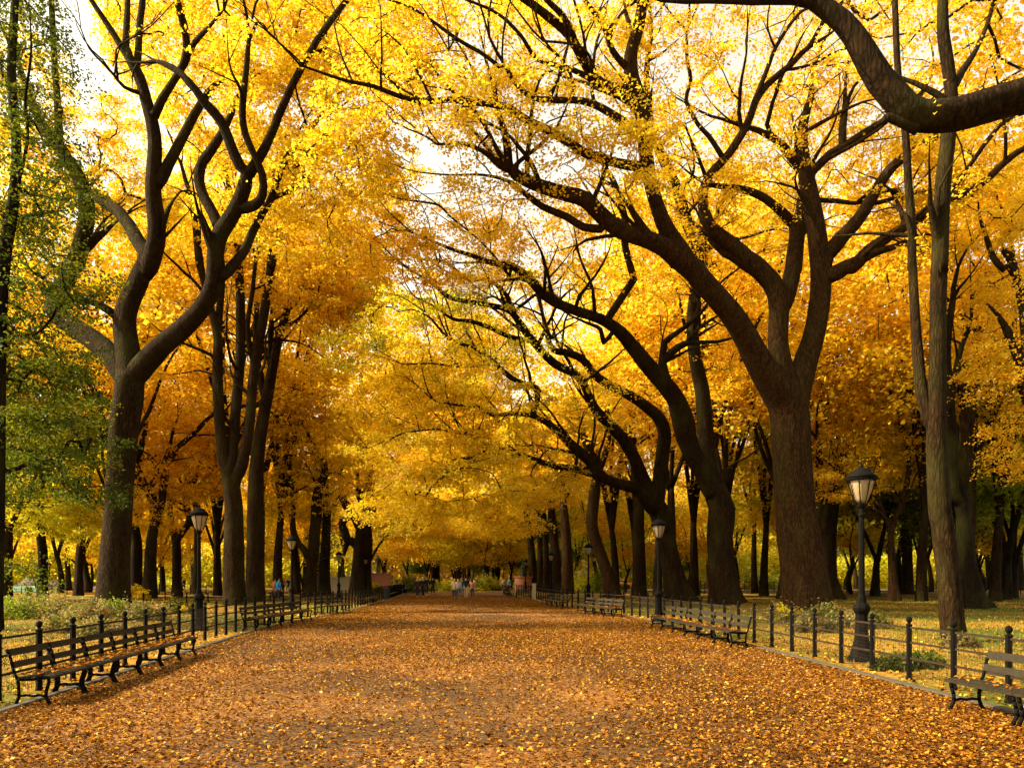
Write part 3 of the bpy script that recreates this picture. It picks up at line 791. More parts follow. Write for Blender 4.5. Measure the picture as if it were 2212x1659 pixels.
# ------------------------------------------------------------------ people (skinned figures)
def skin_mesh(name, chains, sub=2):
    """chains: list of [(point, radius), ...] joined where points coincide; first point = root"""
    idx = {}; vs = []; rs = []; es = []
    for ch in chains:
        prev = None
        for p, r_ in ch:
            k = tuple(round(c, 4) for c in p)
            if k not in idx: idx[k] = len(vs); vs.append(p); rs.append(r_)
            if prev is not None and prev != idx[k] and (prev, idx[k]) not in es: es.append((prev, idx[k]))
            prev = idx[k]
    me = bpy.data.meshes.new(name); me.from_pydata(vs, es, []); me.update()
    o = bpy.data.objects.new(name, me); COL.objects.link(o)
    o.modifiers.new('skin', 'SKIN'); sb = o.modifiers.new('sub', 'SUBSURF'); sb.levels = sub; sb.render_levels = sub
    sv = me.skin_vertices[0].data
    for i, r_ in enumerate(rs):
        sv[i].radius = (r_, r_) if not isinstance(r_, tuple) else r_
        sv[i].use_root = (i == 0)
    dg = bpy.context.evaluated_depsgraph_get(); dg.update()
    nm = bpy.data.meshes.new_from_object(o.evaluated_get(dg)); bpy.data.objects.remove(o)
    nm.polygons.foreach_set('use_smooth', [True] * len(nm.polygons)); return nm
def lerp(a, b, t): return tuple(a[i] + (b[i] - a[i]) * t for i in range(3))
_cm = {}
def cloth(c, nm='cloth'):
    if c not in _cm: _cm[c] = simple(nm, c, .95, 0, .12, 12, spec=.08)
    return _cm[c]
SKIN = (.45, .26, .17)
def person(x, d, face, stride, label, top, legs, hair=(.03, .02, .015), h=1.70, longhair=False, seated=False, bag=None, arm=(0, 0), coat_long=False, bronze=None, z0=0, parent=None, name='person', hood=False):
    k = h / 1.70; S = lambda p: (p[0] * k, p[1] * k, p[2] * k)
    hipz = .90
    if seated: hipz = .50
    hip = (0, 0, hipz); hl = (-.09, 0, hipz - .02); hr_ = (.09, 0, hipz - .02)
    if seated:
        kl, kr = (-.12, .42, .50), (.13, .44, .49); al, ar = (-.13, .40, .08), (.15, .5, .08)
    else:
        kl = (-.09, stride * .5 + .03, .49); kr = (.09, -stride * .35 + .03, .49)
        al = (-.09, stride * .95, .075); ar = (.09, -stride * .95, .10 + abs(stride) * .12)
    tl = (al[0] - .015, al[1] + .16, .025); tr = (ar[0] + .015, ar[1] + .15, .03)
    ch = (0, .0, hipz + .36); nk = (0, .005, hipz + .53); nk2 = (0, .015, hipz + .60); hd = (0, .03, hipz + .70); ht = (0, .02, hipz + .78)
    wa = (0, 0, hipz + .15)
    sl = (-.19, 0, hipz + .47); sr = (.19, 0, hipz + .47)
    def armp(s, sw):
        sh = sl if s < 0 else sr
        if seated: el = (s * .24, .10, hipz + .20); wr = (s * .12, .32, hipz + .10)
        elif sw == 9: el = (s * .26, .02, hipz + .20); wr = (s * .10, .20, hipz + .16)
        elif sw == 8: el = (s * .30, .05, hipz + .28); wr = (s * .16, .22, hipz + .48)
        else: el = (s * .245, -.03 + sw * .12, hipz + .20); wr = (s * .26, .05 + sw * .25, hipz - .04)
        return sh, el, wr
    aL = armp(-1, arm[0]); aR = armp(1, arm[1])
    B = [[(S(hip), .12), (S(wa), .115), (S(ch), .135), (S(nk), .07), (S(nk2), .052), (S((0, .03, hipz + .645)), .07), (S(hd), .092), (S(ht), .06)]]
    for (hp, kn, an, to) in ((hl, kl, al, tl), (hr_, kr, ar, tr)):
        B.append([(S(hip), .12), (S(hp), .095), (S(lerp(hp, kn, .5)), .078), (S(kn), .056), (S(lerp(kn, an, .35)), .056), (S(an), .038), (S(to), .036)])
    for sh, el, wr in (aL, aR):
        B.append([(S(ch), .135), (S(sh), .062), (S(lerp(sh, el, .5)), .048), (S(el), .040), (S(lerp(el, wr, .4)), .038), (S(wr), .026)])
        v = Vector(wr) - Vector(el); v.normalize(); pm = tuple(Vector(wr) + v * .07)
        B[-1].append((S(pm), (.040, .020)))
    body = skin_mesh('body', B)
    # fingers, thumb, nose, ears and eyes joined into the same mesh
    mb = MB()
    for (sh, el, wr), s_ in ((aL, -1), (aR, 1)):
        v = (Vector(wr) - Vector(el)).normalized(); side = Vector((0, 1, 0)); side = (side - v * side.dot(v)).normalized(); nrm = v.cross(side)
        for j, ln in enumerate((.07, .08, .075, .058)):
            b0 = Vector(wr) + v * .085 + side * (j - 1.5) * -.019
            mb.tube([S(b0 - v * .02), S(b0 + v * ln * .5), S(b0 + v * ln + nrm * .02 * s_)], [.010 * k, .009 * k, .006 * k], 6)
        b0 = Vector(wr) + v * .03 + side * .03; mb.tube([S(b0), S(b0 + v * .03 + side * .025), S(b0 + v * .065 + side * .03)], [.012 * k, .010 * k, .007 * k], 6)
    hz = hipz + .70
    mb.tube([S((0, .105, hz + .015)), S((0, .135, hz - .022)), S((0, .115, hz - .03))], [.010 * k, .016 * k, .010 * k], 6)
    for s_ in (-1, 1):
        mb.tube([S((s_ * .085, .02, hz - .03)), S((s_ * .10, .01, hz)), S((s_ * .088, .015, hz + .03))], .012 * k, 5)
        mb.tube([S((s_ * .03, .108, hz + .012)), S((s_ * .032, .116, hz + .012))], .010 * k, 6)
    mb.tube([S((-.025, .108, hz - .055)), S((0, .116, hz - .057)), S((.025, .108, hz - .055))], .006 * k, 5)
    import bmesh
    bm = bmesh.new(); bm.from_mesh(body); bm.from_mesh(mb.mesh()); bm.to_mesh(body); bm.free()
    X = (x - CX) / F * d
    e = parent if parent else empty(name, (X, d, z0), face, label, 'person')
    sm = M['bronze'] if bronze else cloth(SKIN, 'skin')
    lo = lambda nm, me, m: link(nm, me, M['bronze'] if bronze else m, e)
    bo = lo('body', body, sm)
    # trousers
    Tn = []
    for (hp, kn, an) in ((hl, kl, al), (hr_, kr, ar)):
        Tn.append([(S(wa), .125), (S(hip), .14), (S(hp), .110), (S(lerp(hp, kn, .5)), .092), (S(kn), .072), (S(lerp(kn, an, .5)), .066), (S(lerp(kn, an, .94)), .056)])
    lo('trousers', skin_mesh('trousers', Tn, 1), cloth(legs))
    bz = -.22 if coat_long and not seated else -.03
    J = [[(S((0, 0, hipz + bz)), .175 if coat_long else .155), (S((0, 0, hipz + .02)), .16), (S(wa), .15), (S(ch), .165), (S((0, 0, hipz + .51)), .09)]]
    for sh, el, wr in (aL, aR): J.append([(S(ch), .165), (S(sh), .085), (S(lerp(sh, el, .5)), .070), (S(el), .060), (S(lerp(el, wr, .93)), .046)])
    if hood: J[0].append((S((0, -.02, hipz + .60)), .10)); J[0].append((S((0, -.01, hipz + .72)), .125))
    lo('jacket', skin_mesh('jacket', J, 1), cloth(top))
    for an, to in ((al, tl), (ar, tr)):
        lo('shoe', skin_mesh('shoe', [[(S((an[0], an[1] - .05, .045)), .045), (S((an[0], an[1] + .05, .045)), .048), (S(to), .038)]], 1), cloth((.03, .03, .03)))
    H = [[(S((0, -.03, hz - .04)), .085), (S((0, -.015, hz + .03)), .098), (S((0, .0, hz + .08)), .075)]]
    if longhair: H = [[(S((0, -.07, hz - .26)), .07), (S((0, -.06, hz - .12)), .085)] + H[0]]
    if not hood: lo('hair', skin_mesh('hair', H, 1), cloth(hair))
    if bag == 'backpack':
        mb = MB(); z = hipz + .28
        mb.lathe([(.06, -.2), (.13, -.17), (.15, 0), (.14, .12), (.08, .2)], 12); me = mb.mesh('backpack')
        for v in me.vertices: v.co = Vector((v.co.x * k, (v.co.y * .6 - .21) * k, (v.co.z + z) * k))
        lo('backpack', me, cloth((.42, .20, .24)))
    if bag == 'tote':
        b = MB().box(S((.30, .05, hipz - .32)), (.10 * k, .28 * k, .30 * k)); b.tube([S((.30, -.05, hipz - .17)), S((.285, .03, hipz + .02)), S((.30, .15, hipz - .17))], .008, 5)
        lo('bag', b.mesh('bag'), cloth((.60, .50, .44)))
    return e
blk = (.014, .014, .016)
P = [
 (902, 70, math.pi, .18, 'person in a dark brown coat with pale shoes, leftmost of the dark-clothed walkers', (.035, .02, .014), (.03, .025, .022), {}),
 (914, 70, 3.0, .22, 'broad person all in black walking second in the dark-clothed group', blk, blk, dict(h=1.76)),
 (922, 79, 3.2, .15, 'person in a black jacket walking half behind the dark-clothed group', (.02, .02, .03), blk, dict(h=1.80)),
 (935, 80, .2, .22, 'lone person in black suit at the right of the dark-clothed walkers', blk, blk, dict(h=1.78, arm=(0, 9))),
 (981.5, 66, .15, .10, 'fair-haired person in a cream coat walking away with arms folded', (.62, .42, .22), (.03, .03, .04), dict(hair=(.50, .27, .07), longhair=True, coat_long=True, h=1.66, arm=(9, 9))),
 (989.5, 65, .1, .20, 'person in a light grey jacket and jeans beside the cream coat', (.45, .40, .33), (.05, .07, .10), dict(hair=(.40, .22, .07), longhair=True, h=1.64, bag=None)),
 (996, 81, math.pi, .15, 'person in faded blue partly hidden behind the black hooded jacket', (.12, .20, .30), (.10, .15, .24), dict(hair=(.10, .06, .03))),
 (1006.5, 65, 0, .12, 'tall person in a black jacket and beige trousers walking away', blk, (.36, .28, .18), dict(h=1.80, hair=(.015, .01, .01))),
 (1020, 66, .1, .18, 'person in a pink jacket with a backpack walking at the right of the group', (.66, .26, .30), (.04, .035, .04), dict(bag='backpack', longhair=True, h=1.62)),
 (601.5, 58, -.6, .22, 'person in a bright blue jacket walking behind the left fence', (.02, .22, .50), (.03, .04, .07), dict(h=1.70)),
 (593, 60, -.6, .15, 'person in a rusty brown jacket beside the blue jacket', (.30, .10, .04), (.05, .04, .04), dict(h=1.62)),
 (171, 118, 1.4, .25, 'person in a bright red jacket walking by the rock far left', (.70, .02, .02), (.03, .03, .04), {}),
 (277, 92, .4, .2, 'person in a dark coat just right of the big forked elm trunk', (.05, .04, .04), (.06, .05, .05), {}),
 (397, 100, 1.2, .2, 'person in dark clothes on the far left path under the wishbone tree', (.04, .04, .05), (.03, .03, .03), {}),
 (352, 110, 1.2, .2, 'person in a slate blue coat on the far left path', (.08, .12, .2), (.03, .03, .03), {}),
 (1100, 96, 2.6, .1, 'person in a teal jacket standing at the far right benches', (.05, .16, .20), (.04, .04, .05), {}),
 (1087, 98, 3.0, .1, 'person in a pale brown jacket near the far right end of the path', (.40, .28, .16), (.05, .05, .06), {}),
 (1492, 92, 1.2, .2, 'person in a dark jacket far behind the leaning elm', (.04, .04, .05), (.10, .05, .03), {}),
]
for q in P: person(q[0], q[1], q[2], q[3], q[4], q[5], q[6], **q[7])
for i, (x, d, lab, c) in enumerate([(868, 84, 'person in black seated on the last left bench, nearest of the seated figures', blk), (860, 85.5, 'person in black seated second on the last left bench', (.03, .02, .02)), (852, 87, 'person in dark brown seated deeper on the last left bench', (.06, .035, .02)),
                                    (1098, 79.5, 'person seated in dark clothes on the far right benches', (.03, .03, .04))]):
    person(x, d, -1.5 if x < 1000 else 1.6, 0, lab, c, blk, seated=True)
bench_row((-12.2 + .35, 83.6), (-12.9 + .35, 88.2), 4, -1, 'under the seated figures at far left')
bench_row((-.55, 78.6), (-.75, 80.8), 1, 1, '*wood and iron bench under the person seated at the far right')
# crowd on the far left cross path
cw = [(.5, .05, .04), (.04, .05, .09), (.45, .42, .38), (.05, .04, .04), (.12, .10, .2), (.30, .12, .10), (.03, .03, .03)]
cl = ['dark red', 'navy', 'pale grey', 'black', 'violet', 'brown red', 'charcoal']
for i in range(9):
    x = 612 + i * 8.2 + (i % 3) * 2
    if i > 6: break
    person(x, 98 + (i * 37 % 11), i * .9, .15, 'small distant person in a %s coat in the crowd behind the second left lamp' % cl[i], cw[i], (.03, .03, .04), hair=(.05 + .02 * i, .03, .02))

# ------------------------------------------------------------------ statues
def statue(x, d, shape, label, w_, h_, stone, seated=True):
    e = empty('statue', ((x - CX) / F * d, d, 0), 0, label, 'statue')
    mb = MB()
    if shape == 'box':
        mb.box((0, 0, .12), (w_ + .5, 1.9, .24)); mb.box((0, 0, h_ / 2), (w_, 1.5, h_ - .004)); mb.box((0, 0, h_ + .04), (w_ + .22, 1.7, .12))
    else:
        mb.lathe([(w_ / 2 + .3, 0), (w_ / 2 + .3, .22), (w_ / 2 + .05, .26), (w_ / 2, .35), (w_ / 2, h_ - .22), (w_ / 2 + .16, h_ - .12), (w_ / 2 + .16, h_)], 24)
    mb.build('pedestal', M[stone], e)
    f = empty('figure', (0, 0, 0)); f.parent = e; f.location = (0, 0, h_ + .06); f.scale = (1.35, 1.35, 1.35); f.rotation_euler = (0, 0, math.pi)
    f['label'] = 'dark bronze figure'
    if seated:
        g = MB().lathe([(.34, 0), (.36, .12), (.30, .30), (.27, .44), (.10, .47)], 9, (0, -.10, 0)); g.lathe([(.20, 0), (.22, .4), (.16, .75), (.05, .85)], 7, (.05, -.30, 0)); g.build('rock_seat', M['bronze'], f)
    person(0, 1, 0, 0, None, blk, blk, seated=seated, coat_long=True, bronze=True, parent=f, arm=(0, 9))
    return e
statue(737, 94, 'box', 'dark bronze seated figure on a pale granite block behind the left lamp', 2.3, 1.7, 'stone')
statue(817, 100, 'box', 'dark bronze standing figure on the long red pedestal at left', 3.0, 2.2, 'redstone', False)
statue(1131, 104, 'round', 'dark bronze seated figure on a round red pedestal at the right', 2.3, 1.9, 'redstone')
# gate post and bin
o = MB().box((0, 0, .6), (.28, .28, 1.2)).box((0, 0, 1.23), (.34, .34, .08)).build('gatepost', M['paleedge']); o.location = (1.75, 63, 0); tag(o, 'pale square gatepost ending the right fence at the far benches', 'post')
def bin_(x, d, lab):
    e = empty('litter_bin', ((x - CX) / F * d, d, 0), 0, lab, 'litter bin')
    mb = MB()
    for k in range(18):
        a = k * math.pi / 9; mb.tube([(.22 * math.cos(a), .22 * math.sin(a), 0), (.27 * math.cos(a), .27 * math.sin(a), .85)], .012, 4)
    for z, r_ in ((.05, .23), (.45, .25), (.8, .27)): mb.lathe([(r_, z), (r_ + .012, z + .02), (r_, z + .04)], 18)
    mb.build('basket', M['binmat'], e); MB().lathe([(.19, .02), (.235, .80), (.19, .80)], 16).build('liner', M['binmat'], e)
    MB().lathe([(.29, .84), (.30, .87), (.22, .89)], 18).build('rim', M['binmat'], e)
bin_(835, 62, 'dark wire litter bin by the fourth group of left benches'); bin_(2001, 86, 'dark litter bin on the far side of the right lawn'); bin_(62, 70, 'dark litter bin low at the far left edge of the lawn')

# ------------------------------------------------------------------ taxis on the drive
def car(x, d, rz, label, paint):
    e = empty('taxi', ((x - CX) / F * d, d, 0), rz, label, 'car')
    def body_mesh(prof, w0, w1, zs):
        mb = MB(); n = len(prof)
        for s_ in (-1, 1):
            for y, z in prof: mb.v.append((s_ * (w0 if z < zs else w1), y, z))
        mb.f.append(tuple(range(n))); mb.f.append(tuple(reversed(range(n, 2 * n))))
        for i in range(n): j = (i + 1) % n; mb.f.append((i, i + n, j + n, j))
        return mb
    prof = [(-2.4, .35), (-2.42, .75), (-2.3, .92), (-1.5, .98), (-.95, 1.40), (-.7, 1.46), (.55, 1.46), (.85, 1.40), (1.45, .99), (2.25, .90), (2.42, .70), (2.4, .35)]
    o = body_mesh(prof, .9, .72, 1.2).build('body', M[paint], e)
    bv = o.modifiers.new('b', 'BEVEL'); bv.width = .05; bv.segments = 2
    for s_ in (-1, 1):
        gq = MB(); gq.v = [(s_ * .895, -1.30, 1.00), (s_ * .75, -.86, 1.36), (s_ * .75, .72, 1.36), (s_ * .895, 1.25, 1.00), (s_ * .88, -1.30, 1.00), (s_ * .73, -.86, 1.36), (s_ * .73, .72, 1.36), (s_ * .88, 1.25, 1.00)]
        gq.f = [(0, 1, 2, 3), (7, 6, 5, 4), (0, 4, 5, 1), (1, 5, 6, 2), (2, 6, 7, 3), (3, 7, 4, 0)]
        gq.build('window', M['glassdark'], e)
        for y in (-1.45, 1.45):
            w_ = empty('wheel', (0, 0, 0)); w_.parent = e; w_.location = (s_ * .84, y, .33); w_.rotation_euler = (0, R(90), 0)
            MB().lathe([(.2, -.1), (.31, -.1), (.33, -.05), (.33, .05), (.31, .1), (.2, .1)], 20).build('tyre', M['rubber'], w_)
            MB().lathe([(.19, -.09), (.2, .0), (.19, .105), (.05, .11)], 16).build('rim', M['rail'], w_)
    for y in (-2.43, 2.43):
        for s_ in (-1, 1):
            h = MB().box((s_ * .65, y, .68), (.34, .05, .16)); h.build('headlight' if y > 0 else 'tail_light', cloth((.7, .65, .5)) if y > 0 else cloth((.4, .02, .02)), e)
    MB().box((0, 0, 1.53), (.40, .22, .16)).build('roof_light', cloth((.8, .75, .6)), e)
car(1335, 121, 1.5, 'orange-yellow taxi passing behind the bowed elm', 'taxi')
car(1585, 119, 1.5, 'orange-yellow taxi passing behind the double-stemmed elm', 'taxi')
# ------------------------------------------------------------------ apartment towers beyond the park
M['winband'] = simple('window_band', (.50, .455, .39), .7, 0, .08, .6)
def tower(x, d, w_, dep, h, mat, label, floors, bays):
    e = empty('apartment_tower', ((x - CX) / F * d, d, 0), 0, label, 'building')
    MB().box((0, 0, h / 2), (w_, dep, h)).build('wall', M[mat], e)
    m = MB(); m.box((0, 0, h + .8), (w_ + 1, dep + 1, 1.6)); m.box((w_ * .1, 0, h + 4), (w_ * .4, dep * .5, 5)); m.build('roof', M[mat], e)
    fh = h / floors
    for i in range(floors):
        m = MB()
        m.box((0, -dep / 2 - .02, fh * (i + .55)), (w_ * .92, .12, fh * .5))
        m.build('window_row', M['winband'], e)
tower(1010, 520, 26, 30, 194, 'wall', 'pale apartment tower glimpsed above the far end of the path', 44, 7)
tower(372, 420, 26, 24, 150, 'wall', 'pale tower glimpsed between limbs of the big forked elm', 38, 6)

# ------------------------------------------------------------------ main trees, limb by limb
# -- big forked elm on the left
t = Tree(1)
t.limb('V', [(240, 1325, 72), (243, 1280, 64), (248, 1200, 61), (255, 1110, 59), (263, 980, 56), (272, 880, 60), (284, 822, 66)], d0=38)
t.limb('B', [(760, 760, 150), (700, 690, 125), (610, 590, 122), (470, 490, 115), (350, 410, 108), (290, 350, 95), (330, 260, 90), (400, 200, 92), (440, 100, 108), (490, 0, 100)], 41)
t.limb('A', [(430, 1600, 100), (500, 1400, 90), (517, 1200, 85), (490, 1090, 80), (440, 1000, 75), (350, 890, 72), (270, 780, 60), (200, 640, 50), (150, 500, 40), (90, 330, 30)], 42)
t.limb('A', [(350, 890, 50), (345, 650, 42), (322, 350, 36), (305, 0, 34), (300, -200, 24)], 43)
t.limb('B', [(770, 760, 140), (765, 620, 140), (735, 480, 130), (740, 380, 128), (800, 250, 118), (860, 120, 110), (915, 0, 112)], 38)
t.limb('A', [(860, 1620, 112), (925, 1490, 110), (930, 1300, 100), (905, 1130, 90), (922, 930, 76), (915, 760, 75), (880, 640, 66), (835, 470, 62), (790, 390, 62), (735, 300, 46), (640, 150, 36), (540, 0, 30), (440, -160, 18)], 36)
t.limb('A', [(800, 420, 50), (818, 350, 42), (830, 150, 40), (848, 0, 38), (860, -200, 25)], 37)
t.limb('A', [(745, 310, 40), (752, 150, 38), (758, 0, 34), (760, -200, 20)], 38)
t.limb('A', [(860, 1490, 75), (730, 1290, 72), (640, 1210, 66), (525, 1150, 66)], 41)
t.limb('A', [(945, 1090, 65), (1000, 980, 60), (1080, 820, 54), (1180, 640, 50), (1260, 520, 36), (1380, 420, 26), (1520, 250, 18)], 38)
t.limb('A', [(915, 690, 55), (960, 590, 45), (1040, 470, 38), (1110, 350, 42), (1105, 200, 52), (1050, 0, 45), (1000, -160, 30)], 34)
t.limb('A', [(1110, 340, 40), (1160, 250, 32), (1235, 170, 24), (1330, 60, 16)], 33)
t.limb('A', [(850, 560, 26), (740, 520, 22), (680, 450, 18), (600, 365, 14), (530, 290, 10), (480, 170, 6)], 35)
t.limb('A', [(700, 480, 14), (690, 300, 10), (740, 250, 8)], 35)
t.limb('B', [(690, 400, 50), (600, 340, 40), (500, 310, 34), (420, 285, 26)], 37)
t.limb('B', [(790, 760, 150), (870, 680, 125), (950, 590, 115), (1080, 480, 112), (1180, 380, 106), (1250, 270, 100), (1285, 150, 100), (1270, 0, 110)], 35)
t.limb('A', [(1270, 1600, 108), (1285, 1440, 100), (1340, 1330, 100), (1410, 1240, 90), (1455, 1130, 80), (1465, 1030, 76), (1400, 950, 64), (1365, 850, 62), (1335, 740, 60), (1260, 660, 55), (1200, 590, 58), (1140, 490, 50)], 33)
t.limb('A', [(1470, 1030, 66), (1530, 960, 52), (1600, 830, 48), (1650, 700, 46), (1730, 520, 42), (1850, 300, 40), (1930, 170, 36), (2040, 30, 40), (2150, -120, 24)], 31)
t.limb('A', [(1430, 1240, 66), (1520, 1220, 60), (1580, 1160, 48), (1565, 1040, 36), (1500, 900, 40), (1440, 760, 40), (1442, 600, 40), (1465, 400, 36), (1480, 200, 24)], 32)
t.limb('A', [(1330, 1350, 64), (1230, 1220, 60), (1165, 1040, 60), (1205, 960, 58), (1310, 810, 50), (1390, 640, 30), (1450, 480, 20)], 36)
t.limb('A', [(1300, 1640, 64), (1430, 1540, 58), (1500, 1370, 48), (1600, 1200, 42), (1660, 1060, 32), (1690, 940, 34), (1830, 780, 28), (1990, 590, 24), (2120, 430, 14)], 37)
t.limb('A', [(1620, 1180, 28), (1750, 1120, 24), (1800, 1070, 14)], 37)
for b in [(560, 60, 190, 120, 33, 4, 'Y', 1.2), (650, 190, 170, 130, 32, 4, 'Y', 1.1), (430, 190, 140, 110, 37, 4, 'Y', .8), (330, 60, 90, 110, 38, 4, 'Y', .7), (80, 220, 70, 160, 43, 4, 'G', .5),
          (760, 330, 120, 130, 31, 3, 'Y', 1.0), (560, 400, 160, 120, 38, 3, 'Y', .7), (730, 40, 150, 120, 31, 4, 'Y', 1.1), (500, -140, 400, 120, 35, 7, 'Y', .7), (640, 480, 120, 90, 35, 4, 'Y', .8), (300, 420, 130, 90, 42, 3, 'Y', .3),
          (180, 330, 40, 110, 43, 3, 'G', .35), (280, 300, 60, 90, 46, 3, 'Y', .9), (290, 80, 60, 110, 46, 3, 'Y', .9), (310, 480, 100, 80, 46, 3, 'Y', .9), (880, 320, 90, 50, 42, 3, 'Y', .35)]:
    t.pblob(*b)
t.sprout(12, 5, .14)
t.finish('elm_tree', 'massive dark elm on the left forking low into three sinuous limbs', flare=.3, size=.16)

# -- tall many-stemmed elms behind it
t = Tree(2)
t.limb('B', [(1390, 1659, 110), (1385, 1500, 92), (1365, 1370, 105), (1320, 1200, 62), (1300, 950, 60), (1290, 700, 60), (1295, 520, 52), (1250, 350, 45), (1200, 150, 42), (1180, 0, 40)], d0=50)
t.limb('B', [(1290, 500, 45), (1315, 250, 42), (1320, 0, 36)], 52)
t.limb('B', [(1375, 1300, 66), (1398, 1000, 62), (1420, 750, 60), (1430, 500, 54), (1425, 200, 50), (1420, 0, 44)], 53)
t.limb('A', [(1420, 1640, 44), (1400, 1350, 38), (1360, 1100, 30), (1300, 900, 20)], 54)
t.limb('A', [(1185, 1600, 40), (1150, 1260, 34), (1100, 1060, 24), (1060, 930, 14)], 51)
t.limb('B', [(1420, 1350, 70), (1480, 1080, 60), (1500, 800, 60), (1540, 550, 58), (1590, 250, 50), (1615, 0, 40)], 50)
t.limb('A', [(1615, 1600, 38), (1650, 1400, 30), (1720, 1150, 20), (1760, 1000, 10)], 48)
t.limb('B', [(1510, 700, 36), (1470, 480, 30), (1500, 250, 26), (1520, 50, 20)], 49)
for b in [(560, 560, 130, 90, 50, 4, 'Y', .9), (690, 640, 110, 100, 48, 4, 'Y', .9), (450, 520, 100, 90, 52, 3, 'Y', .6), (720, 540, 110, 100, 48, 4, 'Y', 1.0), (520, 380, 180, 100, 52, 4, 'Y', .8)]:
    t.pblob(*b)
t.sprout(24)
t.finish('elm_tree', 'tall elm with three straight stems, just right of the nearest left lamp', flare=.2, size=.18)
t = Tree(3)
t.limb('B', [(1515, 1659, 95), (1525, 1300, 85), (1555, 1050, 72), (1590, 870, 68), (1630, 650, 56), (1680, 450, 45), (1750, 270, 32), (1860, 180, 20)], d0=56)
t.limb('B', [(1575, 880, 50), (1540, 740, 40), (1515, 500, 32), (1540, 250, 26), (1580, 80, 20)], 58)
t.limb('B', [(1600, 700, 32), (1610, 450, 28), (1640, 200, 20)], 57)
for b in [(640, 620, 120, 90, 57, 4, 'Y', .9), (740, 600, 100, 110, 55, 4, 'Y', 1.0), (790, 480, 100, 100, 54, 4, 'Y', 1.0), (740, 640, 70, 45, 53, 2, 'L', 1.3)]:
    t.pblob(*b)
t.sprout(16)
t.finish('elm_tree', 'slim elm with a narrow fork, standing right of the three-stemmed elm', flare=.2, size=.18)

# -- dark green-leaved tree cut by the left edge
t = Tree(4)
t.limb('V', [(-22, 1345, 46), (-15, 1150, 42), (-8, 900, 36), (-2, 700, 32), (8, 560, 28), (26, 460, 24), (36, 360, 20), (33, 260, 18), (24, 180, 17), (26, 110, 17), (33, 0, 15), (38, -120, 12)], d0=26)
t.limb('A', [(60, 1300, 22), (130, 1000, 20), (165, 800, 18), (150, 600, 17), (185, 300, 15), (170, 0, 12)], 24)
for b in [(50, 100, 75, 160, 25, 2.5, 'E', .8), (75, 330, 75, 120, 24, 2.5, 'E', .9), (60, 560, 95, 130, 25, 3, 'E', 1.0), (140, 610, 80, 55, 24, 2, 'E', .8), (70, 760, 110, 90, 25, 3, 'E', 1.0),
          (150, 420, 50, 30, 24, 1.5, 'E', .6), (100, 950, 130, 70, 25, 3, 'E', .9), (190, 1055, 70, 30, 24, 2, 'E', .9), (20, 1010, 90, 90, 26, 3, 'E', .8), (30, 1240, 40, 40, 26, 2, 'E', .6), (90, 850, 110, 110, 27, 3, 'E', .8)]:
    t.pblob(*b, rho=7.5)
t.finish('maple_tree', 'green-leaved tree with a near-black trunk cut by the left edge', 'bark_dark', flare=.2, size=.115, per=95, spread=.8)

# -- the big right elm
t = Tree(5)
t.limb('V', [(1745, 1318, 100), (1742, 1270, 94), (1733, 1200, 90), (1722, 1140, 86), (1713, 1050, 80), (1707, 950, 84), (1706, 900, 92)], d0=42)
t.limb('F', [(815, 960, 235), (785, 890, 225), (720, 800, 190), (630, 660, 150), (550, 500, 138), (465, 380, 130), (350, 250, 122), (225, 120, 130), (110, 30, 130), (20, -20, 120)], 37)
t.limb('C', [(2150, 1590, 145), (2050, 1470, 120), (1965, 1300, 88), (1915, 1150, 80), (1880, 1000, 86), (1862, 800, 90), (1850, 650, 92), (1800, 520, 90), (1768, 380, 76), (1800, 250, 70), (1838, 120, 68), (1850, 0, 70), (1840, -200, 50)], 33)
t.limb('C', [(2010, 1470, 100), (1850, 1415, 98), (1720, 1370, 100), (1610, 1285, 94), (1510, 1185, 90), (1380, 1150, 80), (1250, 1110, 74), (1130, 1060, 66), (1060, 1005, 66), (1050, 900, 48), (1030, 780, 40), (990, 660, 26)], 33)
t.limb('C', [(1070, 1010, 50), (980, 970, 32), (940, 920, 30), (860, 880, 26), (760, 850, 20), (640, 850, 12)], 31)
t.limb('C', [(1600, 1360, 50), (1500, 1350, 45), (1400, 1290, 44), (1260, 1230, 40), (1150, 1150, 34), (1060, 1080, 22), (900, 1040, 14), (700, 1040, 10), (500, 1020, 7), (380, 980, 4)], 34)
t.limb('C', [(1840, 1000, 60), (1700, 970, 52), (1550, 930, 50), (1430, 860, 54), (1330, 795, 50), (1200, 735, 54), (1120, 690, 50), (1050, 640, 40), (900, 615, 34), (700, 595, 33), (550, 605, 30), (400, 572, 26), (250, 512, 24), (130, 490, 22), (0, 455, 18), (-160, 390, 12)], 26)
t.limb('C', [(420, 570, 12), (380, 500, 12), (280, 410, 10), (180, 280, 8), (60, 150, 4)], 26)
t.limb('C', [(1820, 800, 56), (1730, 725, 46), (1600, 640, 45), (1480, 600, 40), (1300, 597, 35), (1190, 580, 35), (1100, 510, 32), (1050, 420, 28), (990, 320, 22), (940, 220, 15)], 30)
t.limb('C', [(1020, 400, 20), (880, 310, 22), (740, 230, 20), (620, 140, 18), (500, 60, 14), (370, 0, 10)], 29)
t.limb('C', [(720, 240, 12), (750, 200, 14), (700, 300, 10)], 29)
t.limb('C', [(1790, 600, 70), (1680, 535, 60), (1570, 475, 62), (1480, 330, 56), (1420, 210, 55), (1300, 110, 50), (1200, 30, 50), (1080, -50, 40), (900, -180, 24)], 30)
t.limb('C', [(1560, 480, 40), (1420, 410, 30), (1260, 370, 28), (1200, 330, 24), (1140, 230, 22), (1060, 140, 20), (960, 65, 18), (800, 0, 14)], 29)
t.limb('C', [(1440, 220, 40), (1380, 100, 36), (1280, 0, 30), (1180, -120, 20)], 30)
